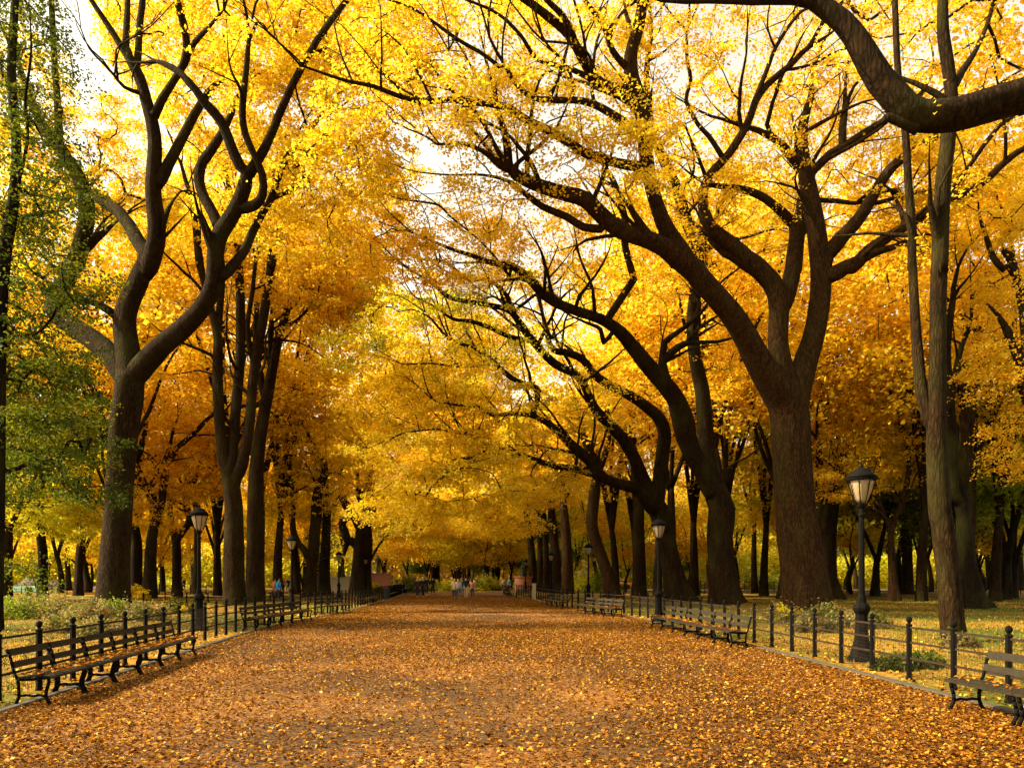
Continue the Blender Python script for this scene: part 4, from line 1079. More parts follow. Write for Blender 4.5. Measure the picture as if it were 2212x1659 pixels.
t.limb('C', [(1770, 420, 40), (1670, 300, 36), (1625, 160, 38), (1550, 60, 30), (1490, -20, 22)], 33)
t.limb('C', [(1660, 230, 20), (1720, 90, 18), (1800, 20, 14)], 33)
t.limb('C', [(1760, 510, 20), (1600, 480, 26), (1500, 290, 14), (1260, 245, 14)], 31)
t.limb('F', [(815, 900, 150), (795, 760, 125), (755, 620, 122), (750, 480, 120), (765, 330, 115), (720, 200, 118), (600, 105, 108), (450, 20, 100)], 41)
t.limb('E', [(600, 1560, 100), (450, 1440, 92), (350, 1360, 76), (310, 1270, 66), (300, 1140, 50), (350, 1030, 50), (430, 950, 50), (520, 830, 50), (590, 690, 48), (612, 600, 40), (690, 500, 34), (820, 390, 38), (925, 290, 28)], 38)
t.limb('E', [(612, 600, 30), (680, 430, 26), (735, 290, 22), (820, 150, 22), (890, 70, 16)], 37)
t.limb('E', [(425, 940, 34), (340, 810, 30), (275, 740, 26), (205, 600, 24), (232, 480, 24), (210, 340, 22), (210, 180, 16)], 37)
t.limb('F', [(775, 330, 100), (835, 200, 95), (850, 0, 100)], 43)
t.limb('E', [(840, 1600, 110), (868, 1380, 96), (885, 1250, 62), (890, 1150, 60)], 44)
t.limb('E', [(840, 1330, 55), (760, 1250, 50), (640, 1160, 46), (480, 1115, 40), (360, 1110, 28)], 42)
t.limb('F', [(832, 960, 225), (850, 870, 195), (885, 770, 160), (930, 640, 130), (975, 480, 122), (1000, 300, 118), (1010, 150, 118), (1010, 0, 114)], 41)
t.limb('E', [(1005, 1600, 112), (985, 1400, 108), (955, 1220, 100), (930, 1080, 90), (900, 950, 76), (890, 800, 62), (910, 680, 60), (945, 600, 46)], 42)
t.limb('E', [(1055, 1500, 84), (1130, 1410, 78), (1240, 1290, 75), (1335, 1130, 66), (1430, 990, 60), (1560, 900, 55), (1700, 810, 46), (1850, 760, 28)], 39)
t.limb('F', [(1050, 170, 90), (1130, 130, 90), (1240, 60, 88)], 40)
t.limb('E', [(1190, 1590, 82), (1300, 1480, 66), (1450, 1380, 60), (1600, 1290, 52), (1700, 1200, 50), (1850, 1150, 50), (1980, 1080, 40), (2100, 960, 40), (2230, 870, 34)], 36)
t.limb('E', [(1780, 1140, 30), (1900, 970, 26), (2000, 830, 26), (2100, 720, 26), (2220, 670, 22)], 36)
t.limb('E', [(960, 1010, 48), (1060, 920, 46), (1150, 870, 58), (1250, 800, 50), (1400, 710, 34)], 41)
t.limb('E', [(1135, 880, 48), (1135, 760, 44), (1150, 650, 42)], 41)
t.limb('E', [(870, 980, 50), (780, 870, 54), (700, 800, 46)], 41)
t.limb('E', [(1000, 1190, 30), (1100, 1195, 28), (1210, 1210, 24)], 41)
t.limb('E', [(1330, 1150, 24), (1430, 1130, 24), (1500, 1170, 16)], 40)
for b in [(1000, 120, 200, 130, 30, 4, 'Y', .75), (1250, 60, 180, 110, 31, 4, 'Y', .65), (1180, 250, 220, 80, 30, 3, 'Y', .6), (830, 100, 120, 120, 28, 3, 'Y', .9), (900, 210, 150, 70, 27, 3, 'Y', .7),
          (1430, 150, 120, 130, 34, 4, 'G', .55), (1600, 130, 90, 80, 38, 3, 'G', .5), (1330, 350, 150, 60, 31, 3, 'Y', .7), (1080, 330, 130, 60, 30, 3, 'Y', .5), (1500, 420, 130, 90, 38, 3, 'G', .6), (1640, 300, 110, 90, 39, 3, 'G', .5),
          (1750, 200, 120, 100, 40, 4, 'G', .7), (1870, 280, 120, 110, 41, 4, 'Y', .8), (1950, 400, 130, 100, 38, 4, 'G', .8), (2080, 330, 130, 120, 37, 4, 'G', .9), (2130, 480, 120, 80, 37, 4, 'Y', .8), (1100, 450, 180, 50, 34, 3, 'Y', .35),
          (1200, -130, 500, 120, 33, 7, 'Y', .6), (1900, -80, 350, 130, 40, 6, 'G', .6), (1700, 430, 90, 60, 41, 3, 'G', .5)]:
    t.pblob(*b)
t.sprout(50)
t.finish('elm_tree', 'largest right elm, thick furrowed trunk splitting into sinuous limbs over the path', 'bark_red', flare=.28, size=.15)

# -- second right elm, arching over the path
t = Tree(6)
t.limb('3', [(1760, 830, 225), (1740, 700, 200), (1720, 500, 190), (1700, 250, 185), (1680, 60, 180)], d0=51)
t.limb('F', [(440, 1600, 160), (390, 1480, 150), (335, 1350, 112), (325, 1200, 100), (320, 1080, 92), (310, 950, 88), (298, 830, 90), (262, 680, 80), (242, 500, 72), (250, 350, 75), (270, 200, 70), (290, 0, 60)], 50)
t.limb('E', [(300, 1600, 56), (235, 1400, 66), (150, 1130, 64), (60, 930, 64), (0, 760, 46)], 46)
t.limb('C', [(1910, 850, 46), (1890, 650, 40), (1870, 420, 32), (1900, 250, 26), (1900, 60, 18)], 44)
t.limb('F', [(370, 1440, 130), (285, 1290, 118), (190, 1120, 104), (160, 960, 100), (100, 830, 100)], 48)
t.limb('D', [(2130, 1130, 100), (2080, 950, 108), (1990, 820, 100), (1890, 710, 90), (1780, 570, 88), (1700, 480, 70), (1600, 420, 60), (1450, 370, 58), (1330, 320, 60), (1240, 260, 54), (1180, 180, 50), (1080, 110, 44), (960, 90, 30), (850, 50, 25), (700, 0, 20), (560, -60, 12)], 40)
t.limb('D', [(1230, 280, 24), (1270, 440, 20), (1310, 540, 14)], 42)
t.limb('D', [(1680, 490, 22), (1620, 560, 36), (1600, 480, 22), (1510, 440, 16), (1420, 400, 10)], 42)
t.limb('D', [(1960, 780, 50), (1970, 680, 50), (2060, 590, 46), (2130, 560, 30)], 47)
t.limb('D', [(1940, 560, 30), (2020, 530, 36), (2110, 460, 26)], 47)
t.limb('C', [(1800, 1659, 40), (1745, 1450, 44), (1750, 1330, 40), (1720, 1200, 44), (1680, 1080, 34), (1620, 980, 24)], 46)
t.limb('C', [(1060, 1640, 22), (950, 1500, 14), (850, 1400, 12), (700, 1280, 12), (640, 1220, 12), (500, 1195, 14), (400, 1180, 10), (280, 1130, 8), (200, 1040, 5)], 38)
for b in [(1000, 540, 170, 70, 40, 3, 'Y', .6), (1150, 540, 150, 80, 42, 4, 'Y', .5), (1300, 480, 130, 80, 43, 4, 'Y', .5), (880, 560, 110, 70, 38, 3, 'Y', .7), (1330, 620, 130, 80, 45, 3, 'Y', .35), (1450, 560, 90, 80, 47, 3, 'G', .5),
          (1060, 610, 120, 40, 41, 3, 'L', .35), (820, 420, 90, 60, 37, 3, 'Y', .7), (950, 420, 90, 40, 38, 3, 'Y', .3), (1560, 780, 60, 90, 49, 3, 'G', .7), (1600, 640, 90, 70, 49, 3, 'G', .6)]:
    t.pblob(*b)
t.sprout(45)
t.finish('elm_tree', 'dark double-stemmed elm standing left of the largest right elm', flare=.35, size=.16)

# -- third right elm, leaning in with low limbs
t = Tree(7)
t.limb('3', [(1400, 830, 230), (1370, 700, 180), (1330, 500, 150), (1290, 300, 140), (1250, 100, 140)], d0=58)
t.limb('D', [(1990, 1659, 130), (1930, 1520, 130), (1860, 1400, 82), (1790, 1220, 72), (1690, 1080, 66), (1570, 960, 58), (1520, 850, 46), (1490, 780, 40), (1440, 740, 54), (1330, 690, 50), (1250, 610, 50), (1180, 530, 45), (1110, 430, 44), (1060, 370, 40), (950, 340, 30), (830, 320, 30), (700, 290, 27), (600, 210, 20), (490, 140, 12)], 44)
t.limb('D', [(1060, 380, 20), (1070, 310, 20), (1000, 230, 24), (920, 185, 26), (820, 185, 24), (740, 130, 22), (660, 75, 18), (560, 70, 12), (420, 10, 8)], 43)
t.limb('D', [(1180, 550, 30), (1060, 525, 28), (940, 470, 26), (830, 435, 24), (720, 420, 18), (640, 360, 14), (500, 290, 8)], 44)
t.limb('D', [(1940, 1480, 80), (1965, 1250, 80), (1985, 1080, 80), (1930, 990, 70), (1800, 890, 60), (1650, 810, 55), (1560, 750, 50), (1500, 660, 46), (1400, 620, 40), (1310, 600, 38), (1275, 480, 22), (1240, 330, 14)], 50)
t.limb('D', [(1370, 610, 14), (1390, 430, 14), (1420, 380, 8)], 50)
t.limb('D', [(1920, 1540, 80), (1820, 1430, 72), (1690, 1395, 62), (1560, 1340, 60), (1450, 1310, 46), (1300, 1290, 30), (1170, 1250, 18)], 50)
t.limb('D', [(1600, 1350, 60), (1530, 1260, 70), (1440, 1180, 60), (1340, 1080, 40), (1250, 1020, 30), (1170, 990, 28), (1060, 985, 26), (960, 990, 24), (870, 940, 20), (740, 930, 16), (620, 910, 10)], 46)
t.limb('D', [(1180, 990, 30), (1245, 890, 32), (1220, 825, 38), (1100, 790, 30), (1010, 720, 28), (930, 640, 26), (820, 585, 24), (700, 540, 20), (620, 450, 16), (560, 380, 10)], 45)
t.limb('D', [(940, 690, 16), (830, 705, 16), (720, 700, 14), (600, 685, 12), (430, 690, 7)], 44)
t.limb('D', [(1300, 1280, 22), (1080, 1210, 24), (950, 1175, 22), (820, 1110, 20), (660, 1080, 16), (560, 1080, 10), (400, 1110, 8), (220, 1190, 4)], 44)
t.limb('D', [(940, 1180, 18), (850, 1240, 18), (720, 1260, 16), (690, 1330, 16), (600, 1420, 12), (556, 1490, 9)], 43)
t.limb('D', [(820, 1110, 10), (950, 1050, 10), (1100, 1010, 10)], 44)
for b in [(960, 790, 180, 60, 44, 3, 'Y', .7), (1090, 730, 120, 50, 45, 3, 'L', .5), (860, 700, 90, 60, 44, 3, 'L', .35), (900, 880, 180, 60, 45, 3, 'G', 1.0), (1080, 860, 130, 50, 47, 3, 'Y', .7), (940, 980, 200, 60, 44, 3, 'Y', 1.0),
          (1100, 960, 130, 50, 48, 3, 'G', .8), (1000, 1060, 190, 50, 44, 3, 'Y', 1.1), (1180, 1040, 110, 40, 50, 3, 'Y', .9), (860, 1100, 110, 50, 45, 3, 'Y', 1.0), (1100, 1120, 90, 40, 48, 3, 'G', 1.0), (1280, 860, 90, 80, 50, 3, 'Y', .5), (930, 640, 120, 50, 43, 3, 'L', .4), (1000, 700, 120, 60, 50, 3, 'O', .6), (980, 820, 150, 50, 50, 3, 'G', .8), (1130, 640, 100, 50, 50, 3, 'G', .4), (760, 760, 80, 40, 45, 3, 'L', .5)]:
    t.pblob(*b)
t.sprout(50)
t.finish('elm_tree', 'leaning elm on the right sending long low branches across the path', flare=.35, size=.16)

# -- straight and curved trunks farther down the right side
def small(seed, limbs, blobs, d0, label, bark='bark', size=.2, name='elm_tree', flare=.25, per=64, spread=1.0):
    t = Tree(seed)
    for i, l in enumerate(limbs):
        if i == 0: t.limb(l[0], l[1], d0=d0)
        else: t.limb(l[0], l[1], l[2] if len(l) > 2 else d0)
    for b in blobs: t.pblob(*b)
    if d0 > 40: t.sprout(8, 5)
    return t.finish(name, label, bark, size=size, flare=flare, per=per, spread=spread)
small(20, [('3', [(1090, 760, 105), (1090, 500, 95), (1085, 200, 92), (1090, 60, 80)]), ('D', [(1820, 1500, 60), (1800, 1300, 46), (1790, 1000, 40), (1800, 740, 30)], 72)],
      [(1370, 900, 60, 120, 70, 4, 'G', .8), (1400, 750, 80, 90, 70, 4, 'Y', .6)], 70, 'straight columnar trunk between the curved reddish tree and the leaning elm')
small(21, [('3', [(880, 755, 130), (865, 660, 105), (830, 540, 92), (780, 400, 90), (740, 280, 88), (725, 160, 90), (750, 0, 80)]), ('D', [(1560, 1450, 70), (1590, 1300, 60), (1520, 1180, 46), (1480, 1000, 30)], 66), ('D', [(1570, 1350, 44), (1640, 1200, 36), (1660, 1000, 24)], 70)],
      [(1270, 960, 60, 70, 68, 4, 'Y', .9), (1300, 840, 70, 80, 68, 4, 'G', .7)], 68, 'bowed elm with reddish bark curving left beside the third right lamp', 'bark_red')
for i, (x, yb, w, ty, lab) in enumerate([(545, 84, 92, 'r', 'rust brown straight trunk right of the small right lamp'), (458, 88, 86, 'd', 'dark straight trunk just left of the rust brown one'), (385, 94, 55, 'd', 'dark trunk in the dense right group, behind the small lamp'),
                                         (335, 100, 50, 'd', 'narrow trunk in the dense right group, third from its left end'), (285, 104, 66, 'd', 'leaning dark trunk directly right of the round pedestal')]):
    lean = [-30, -40, -25, -10, -60][i]
    small(22 + i, [('3', [(x, 700, w), (x + lean * .3, 400, w * .82), (x + lean, 100, w * .75), (x + lean * 1.4, -60, w * .6)]),
                   ('3', [(x + lean, 80, w * .5), (x - 60, -150, w * .4), (x - 170, -330, w * .25)]), ('3', [(x + lean, 40, w * .5), (x + 60, -200, w * .4), (x + 130, -420, w * .22)])],
          [(1072 + x * .2828 - 30, 1040, 70, 60, yb, 4, 'YGYGY'[i], 1.0), (1072 + x * .2828 + 10, 940, 80, 70, yb, 5, 'GYGLG'[i], .9)], yb, lab, {'r': 'bark_red', 'd': 'bark'}[ty], size=.24)

# -- right foreground and lawn trees
t = Tree(8)
t.limb('4', [(1690, 1140, 170), (1665, 950, 165), (1645, 700, 165), (1615, 400, 158), (1575, 100, 155), (1560, 0, 150)], d0=21.3)
t.limb('F', [(1715, 1600, 140), (1700, 1300, 132), (1690, 1050, 110), (1700, 700, 95), (1700, 300, 90), (1712, 0, 90)], 21.3)
t.limb('E', [(1712, 1620, 90), (1722, 1200, 90), (1750, 900, 85), (1782, 620, 84), (1762, 400, 76), (1732, 200, 70), (1730, 0, 64), (1740, -220, 50)], 21)
t.limb('F', [(1680, 1080, 80), (1640, 980, 72), (1602, 830, 68), (1580, 600, 60), (1560, 300, 52), (1545, 0, 50)], 22)
t.limb('E', [(1545, 1600, 50), (1545, 1400, 50), (1522, 1050, 46), (1510, 820, 42), (1478, 560, 40), (1460, 380, 36), (1445, 0, 34), (1440, -200, 26)], 22.5)
t.limb('E', [(1770, 500, 40), (1850, 420, 34), (1920, 300, 30), (2000, 150, 26), (2050, 0, 20)], 23)
for b in [(2050, 60, 170, 110, 23, 2, 'G', .8), (1880, 60, 100, 90, 23, 2, 'Y', .5), (2150, 200, 90, 70, 23, 2, 'G', .7), (2000, -90, 240, 90, 22, 3, 'G', .7), (2100, 380, 60, 30, 24, 2, 'Y', .4), (1960, 560, 40, 20, 22, 1.5, 'Y', .5)]:
    t.pblob(*b)
t.sprout(3, 4)
t.finish('elm_tree', 'slim tall tree on the right lawn with a second upright stem, nearest there', flare=.12, size=.11, per=60, spread=.7)
small(30, [('4', [(1830, 850, 230), (1800, 700, 140), (1770, 500, 120), (1755, 250, 105), (1750, 0, 95)]), ('F', [(1790, 1500, 66), (1790, 1200, 60), (1770, 900, 54), (1755, 600, 46), (1790, 300, 36)], 42), ('F', [(1770, 900, 40), (1830, 620, 34), (1900, 420, 24)], 44)],
      [(2080, 780, 70, 60, 44, 3, 'O', .8), (2100, 660, 90, 60, 42, 4, 'G', .6)], 44, 'near-black trunk with a wide flared foot just behind the slim right tree', 'bark_dark', flare=.5)
small(31, [('4', [(1900, 820, 70), (1860, 700, 90), (1800, 500, 80), (1795, 100, 80)]), ('F', [(1855, 1500, 74), (1868, 1300, 72), (1872, 1050, 82), (1885, 900, 84), (1835, 720, 50), (1795, 560, 30), (1770, 400, 20)], 52),
           ('F', [(1890, 860, 60), (1935, 700, 50), (1965, 520, 42), (1960, 380, 24)], 52)], [(2110, 720, 70, 60, 52, 4, 'O', 1.0), (2080, 640, 90, 60, 52, 4, 'G', .9), (2130, 850, 60, 90, 52, 4, 'G', .9)], 52, 'dark trunk forking in a narrow V behind the slim right tree')
small(32, [('4', [(1225, 790, 78), (1212, 600, 60), (1200, 430, 54), (1190, 260, 50), (1150, 160, 36), (1060, 90, 32), (990, 0, 26)]), ('4', [(1200, 250, 44), (1250, 130, 34), (1310, 0, 32)]), ('4', [(1150, 150, 24), (1110, 40, 24), (1080, -80, 20)]),
           ('F', [(1460, 1580, 26), (1530, 1330, 28), (1500, 1100, 24), (1440, 950, 24), (1400, 760, 20), (1330, 610, 12)]), ('F', [(1290, 1620, 22), (1200, 1400, 18), (1080, 1300, 12), (960, 1200, 6)])],
      [(1850, 980, 120, 70, 56, 4, 'G', .8), (1930, 880, 100, 80, 57, 4, 'Y', .6), (1830, 1040, 80, 40, 55, 3, 'G', .8), (1950, 1000, 70, 60, 57, 3, 'Y', .7)], 58, 'young slender tree splitting in a Y between the nearest right lamp and slim tree', 'bark_red', size=.17, flare=.4)
small(33, [('4', [(760, 770, 150), (720, 600, 96), (700, 400, 84), (690, 100, 100), (700, 0, 110)]), ('F', [(1000, 1600, 56), (1000, 1350, 50), (990, 1150, 30)]), ('F', [(1040, 1620, 46), (1070, 1400, 42), (1160, 1180, 30), (1290, 1140, 18)])],
      [(1800, 900, 80, 90, 62, 4, 'G', .8), (1850, 800, 90, 80, 62, 5, 'Y', .7), (1780, 720, 70, 60, 62, 4, 'L', .6)], 63, 'brown tree standing immediately right behind the largest right elm')
small(34, [('4', [(1330, 735, 80), (1320, 500, 72), (1315, 200, 72), (1330, 0, 60)]), ('F', [(1490, 1500, 50), (1480, 1250, 36), (1500, 1050, 20)])], [(1960, 930, 70, 90, 80, 5, 'G', 1.0), (1990, 820, 90, 80, 80, 5, 'L', .9)], 82, 'pale straight trunk right of the young Y-shaped tree')
small(35, [('4', [(1275, 720, 70), (1240, 500, 60), (1110, 300, 50), (1090, 150, 46)]), ('4', [(1250, 480, 40), (1290, 250, 36), (1300, 80, 26)])], [(1930, 1020, 80, 60, 88, 5, 'L', 1.0), (1900, 950, 60, 70, 88, 5, 'N', .8)], 88, 'dark leaning tree behind the young Y-shaped tree', 'bark_dark')
small(36, [('4', [(2040, 670, 95), (2010, 400, 60), (1990, 150, 56), (2000, 50, 50)]), ('4', [(2010, 250, 36), (2080, 190, 34), (2180, 90, 24)]), ('4', [(1995, 100, 30), (1900, -80, 24), (1850, -250, 16)])],
      [(2160, 1080, 70, 90, 80, 5, 'N', 1.0), (2120, 950, 90, 90, 80, 5, 'L', 1.0)], 84, 'dark tree with a right-hand bough standing on the far right lawn', 'bark_dark')
small(37, [('4', [(1955, 610, 56), (1940, 450, 50), (1910, 300, 44), (1850, 100, 36)]), ('4', [(1920, 330, 30), (1990, 180, 24)])], [(2120, 1120, 50, 50, 110, 5, 'L', 1.0), (2080, 1040, 60, 80, 110, 6, 'G', 1.0)], 112, 'thin black leaning tree between the far right bin and the right-hand bough tree', 'bark_dark')
small(38, [('4', [(2175, 620, 70), (2165, 400, 60), (2150, 200, 50), (2170, 0, 40)])], [(2180, 1130, 70, 60, 105, 5, 'N', 1.2), (2200, 1000, 60, 90, 105, 6, 'L', 1.0)], 108, 'dark tree at the extreme right edge beyond the lawn', 'bark_dark')
small(39, [('F', [(2400, 1800, 90), (2260, 900, 70), (2180, 650, 60), (2120, 500, 52), (2060, 400, 44), (1990, 330, 26)]), ('F', [(2300, 1000, 60), (2230, 700, 50), (2212, 400, 50), (2150, 100, 50), (2080, 0, 40)]), ('E', [(2060, 1600, 34), (1960, 1340, 26), (1940, 1200, 20)])],
      [(2180, 650, 80, 110, 38, 4, 'Y', .7), (2160, 800, 70, 70, 38, 3, 'G', .7), (2230, 950, 60, 90, 38, 4, 'G', .9)], 40, 'leaning tree on the right edge whose limbs slant up to the left', size=.15)

# -- foreground elm outside the right edge: its great kinked limb hangs into the view
t = Tree(9)
t.limb('V', [(2620, 1300, 150), (2600, 900, 140), (2560, 500, 130), (2520, 280, 120)], d0=12.5)
t.limb('E', [(2940, 640, 240), (2700, 560, 220), (2400, 560, 200), (2212, 570, 190), (2000, 625, 185), (1800, 680, 190), (1620, 690, 205), (1490, 650, 200), (1400, 560, 175), (1300, 385, 142), (1200, 210, 132), (1090, 70, 128), (980, 0, 110), (850, -22, 92), (600, -10, 84), (350, 0, 56), (200, 10, 48), (60, 5, 32), (-60, -30, 20)], 12.5)
t.limb('E', [(1560, 760, 90), (1480, 720, 70), (1400, 700, 46), (1320, 760, 30)], 12.5)
t.limb('E', [(1480, 590, 8), (1420, 560, 5), (1410, 630, 4)], 12.2)
t.limb('E', [(1190, 180, 8), (1000, 330, 7), (900, 520, 5), (860, 640, 3)], 12)
t.limb('E', [(900, -10, 10), (800, 120, 8), (730, 300, 5)], 12)
for b in [(1760, 160, 60, 40, 12.2, .9, 'L', .16), (1740, 230, 45, 30, 12, .7, 'L', .22), (1960, 215, 50, 15, 12.1, .5, 'Y', .10), (1560, 30, 60, 30, 12.5, .8, 'L', .12), (2120, 120, 60, 40, 12.5, .9, 'G', .12), (1650, 100, 50, 35, 12.2, .8, 'G', .15)]:
    t.pblob(*b, rho=6)
t.tipr = .004
t.finish('elm_tree', 'tree off the right edge whose thick kinked bough crosses the upper corner', flare=.2, size=.075, per=9, spread=.35, flat=.5)

# -- left lawn trees
small(40, [('1', [(325, 775, 80), (325, 600, 72), (330, 450, 68), (305, 250, 62), (310, 50, 52)]), ('V', [(88, 1060, 12), (100, 960, 9), (130, 880, 6)])], [(100, 1090, 70, 60, 66, 4, 'L', 1.0), (150, 1130, 70, 40, 66, 4, 'L', 1.0), (90, 990, 80, 70, 66, 5, 'L', .9)], 68, 'near-black upright trunk on the left lawn beside the far lamp', 'bark_dark')
small(41, [('1', [(38, 800, 95), (45, 600, 85), (50, 400, 80), (60, 250, 90)]), ('1', [(60, 260, 50), (130, 130, 36), (170, 0, 26)]), ('1', [(50, 260, 50), (10, 100, 40), (-30, -100, 30)])], [(30, 1080, 70, 60, 50, 4, 'L', .9), (0, 960, 80, 90, 50, 4, 'N', .8)], 54, 'brown trunk at the left edge partly hidden by green leaves')
small(42, [('1', [(1040, 730, 92), (1042, 500, 82), (1040, 300, 78), (1000, 150, 50)]), ('B', [(870, 1200, 70), (840, 1080, 60), (870, 1020, 40)])], [(340, 1010, 80, 50, 76, 4, 'G', 1.0), (320, 900, 90, 80, 76, 5, 'G', 1.0)], 78, 'dark upright trunk right behind the big forked elm', 'bark_dark')
small(43, [('1', [(1140, 765, 100), (1150, 500, 86), (1160, 300, 84), (1200, 150, 60), (1250, 60, 56)]), ('B', [(900, 1500, 60), (880, 1440, 50), (800, 1330, 44), (830, 1200, 40), (870, 1080, 30)]), ('B', [(960, 1500, 44), (990, 1300, 50), (1040, 1200, 30), (1150, 1100, 30), (1260, 990, 20)]), ('B', [(870, 1440, 40), (950, 1330, 34), (1010, 1180, 24)])],
      [(330, 1100, 60, 50, 64, 4, 'G', 1.1), (400, 1020, 90, 60, 64, 4, 'O', 1.0), (370, 920, 110, 70, 64, 5, 'G', .9)], 66, 'brown twin-limbed elm left of the nearest left lamp')
small(44, [('1', [(1355, 755, 72), (1350, 600, 66), (1350, 450, 64), (1342, 320, 68), (1310, 210, 46), (1290, 90, 40)]), ('1', [(1350, 320, 56), (1410, 250, 50), (1450, 180, 46), (1425, 50, 36)]), ('B', [(1150, 1640, 28), (1090, 1500, 40), (1150, 1400, 34), (1200, 1250, 22)]), ('B', [(1020, 1600, 30), (1000, 1480, 28), (960, 1400, 20)])],
      [(430, 1040, 80, 50, 70, 4, 'G', .7), (460, 960, 90, 70, 70, 5, 'O', .8)], 72, 'small tree with a wishbone fork left of the nearest left lamp')
small(45, [('2', [(470, 750, 105), (480, 600, 90), (500, 400, 82), (515, 200, 80), (540, 0, 70)]), ('2', [(480, 480, 60), (420, 400, 46), (370, 330, 40), (340, 200, 34), (345, 50, 32), (330, -150, 20)]), ('B', [(1870, 1540, 70), (1900, 1400, 50), (1940, 1320, 46), (1880, 1200, 24), (1800, 1040, 14)]), ('B', [(1740, 1460, 24), (1700, 1250, 30), (1730, 1100, 20), (1725, 960, 12)])],
      [(640, 1060, 90, 60, 68, 5, 'G', .8), (700, 960, 110, 80, 68, 5, 'G', .9), (620, 880, 90, 70, 68, 5, 'O', .8)], 71, 'contorted elm right of the second left lamp with a bough bending left')
small(46, [('2', [(580, 745, 90), (585, 550, 78), (595, 300, 66), (600, 50, 56), (590, -150, 44)])], [(700, 1130, 26, 90, 76, 1.5, 'K', 1.0), (705, 1040, 60, 50, 76, 4, 'O', .8)], 76, 'dark ivy-clad trunk left of the pale pedestal', 'bark_dark', size=.16)
small(47, [('2', [(860, 710, 175), (865, 550, 150), (880, 350, 140), (885, 210, 130)]), ('2', [(850, 400, 60), (770, 330, 66), (730, 450, 50)]), ('2', [(870, 240, 90), (800, 120, 80), (740, 60, 60), (700, -60, 50)]), ('2', [(890, 220, 80), (920, 120, 70), (850, 20, 50), (840, -120, 40)]), ('2', [(905, 220, 60), (970, 80, 40), (1060, 0, 30)]),
           ('2', [(700, 260, 60), (720, 180, 70), (800, 150, 50)]), ('2', [(930, 500, 20), (980, 400, 18), (1060, 300, 14), (1200, 230, 9)])],
      [(800, 1050, 100, 50, 84, 5, 'Y', .8), (760, 960, 110, 70, 84, 5, 'G', .9), (900, 1130, 80, 40, 82, 4, 'Y', 1.0), (830, 880, 110, 70, 84, 6, 'G', .8)], 88, 'massive knotted old elm at the far left end of the fence', flare=.1)
small(48, [('2', [(215, 680, 44), (220, 500, 42), (235, 350, 36), (250, 150, 28)])], [(600, 1110, 40, 50, 100, 4, 'G', 1.0), (610, 1020, 60, 60, 100, 5, 'O', 1.0)], 104, 'thin dark tree behind the person in the blue jacket')
small(49, [('1', [(655, 730, 24), (620, 620, 22), (570, 500, 18), (500, 465, 10)]), ('1', [(600, 570, 12), (640, 480, 8)])], [(165, 1180, 50, 25, 95, 3, 'L', .9)], 97, 'slim bare-stemmed tree leaning left beside the big forked elm', 'bark_dark')
small(50, [('1', [(690, 720, 26), (705, 620, 22), (700, 520, 18)])], [(205, 1190, 35, 40, 98, 3, 'Y', 1.6)], 99, 'small bright yellow tree immediately left of the big forked elm trunk', 'bark_dark')
small(51, [('2', [(1825, 690, 44), (1820, 560, 40), (1815, 420, 44)]), ('2', [(1810, 430, 34), (1720, 350, 24), (1640, 320, 14)]), ('2', [(1830, 410, 34), (1900, 370, 24), (2040, 380, 16)])],
      [(1040, 1130, 70, 50, 112, 5, 'L', 1.1), (1000, 1080, 70, 40, 112, 5, 'Y', 1.0), (1100, 1110, 60, 50, 112, 5, 'G', 1.0)], 118, 'tree with level boughs standing at the far end of the path before the evergreens', size=.28)

# ------------------------------------------------------------------ trees beyond, grown from a few seedlings
def seedling(seed, h, pal, spread_r, stems=4, bark='bark', size=.27, low=.3, per=50, dens=.55, trunk_r=.27):
    t = Tree(seed); g = t.rg
    th = h * low
    t.limbw([(0, 0, -.3), (g.normal(0, .15), g.normal(0, .15), th * .5), (g.normal(0, .3), g.normal(0, .3), th)], [trunk_r * 1.25, trunk_r, trunk_r * .85])
    top = t.p[-1]
    for k in range(stems):
        a = 2 * math.pi * k / stems + g.uniform(-.4, .4); r_ = spread_r * g.uniform(.45, .8); hh = h * g.uniform(.7, .92)
        m1 = (top[0] + math.cos(a) * r_ * .25, top[1] + math.sin(a) * r_ * .25, th + (hh - th) * .3)
        m2 = (top[0] + math.cos(a + .3) * r_ * .6, top[1] + math.sin(a + .3) * r_ * .6, th + (hh - th) * .68)
        t.limbw([top, m1, m2, (top[0] + math.cos(a) * r_, top[1] + math.sin(a) * r_, hh)], [trunk_r * .6, trunk_r * .42, trunk_r * .25, trunk_r * .08])
    for k in range(9):
        a = g.uniform(0, 6.28); q = spread_r * g.uniform(.2, .85); z = h * g.uniform(low + .16, .95)
        t.blob((math.cos(a) * q, math.sin(a) * q, z), (spread_r * .5, spread_r * .5, h * .11), int(55 * dens), pal[k % len(pal)])
    t.tipr = .014
    t.grow(); e = empty('tree', (0, 0, 0))
    t.wood('trunk', M[bark], e, (0, 0, 0), flare=.3); t.crown(e, (0, 0, 0), per, size, 1.3, .16)
    return e
kinds = {
 'Y': seedling(101, 24, 'YYG', 8.5), 'y': seedling(102, 27, 'YGY', 7.5, 5), 'G': seedling(103, 23, 'GYO', 8, 4), 'O': seedling(104, 19, 'OOG', 7.5, 4, low=.22),
 'L': seedling(105, 18, 'LLY', 7.5, 4, low=.2), 'N': seedling(106, 16, 'NLN', 7, 3, 'bark_dark', low=.16), 'K': seedling(107, 12, 'KK', 5.0, 3, 'bark_dark', low=.08, dens=1.5), 'B': seedling(110, 31, 'YGY', 5.0, 7, low=.2, dens=.28, trunk_r=.33), 'E': seedling(109, 15, 'EEN', 7, 3, 'bark_dark', low=.14), 's': seedling(108, 11, 'LYG', 5.5, 3, 'bark_dark', size=.22, low=.2, trunk_r=.16)}
used = set()
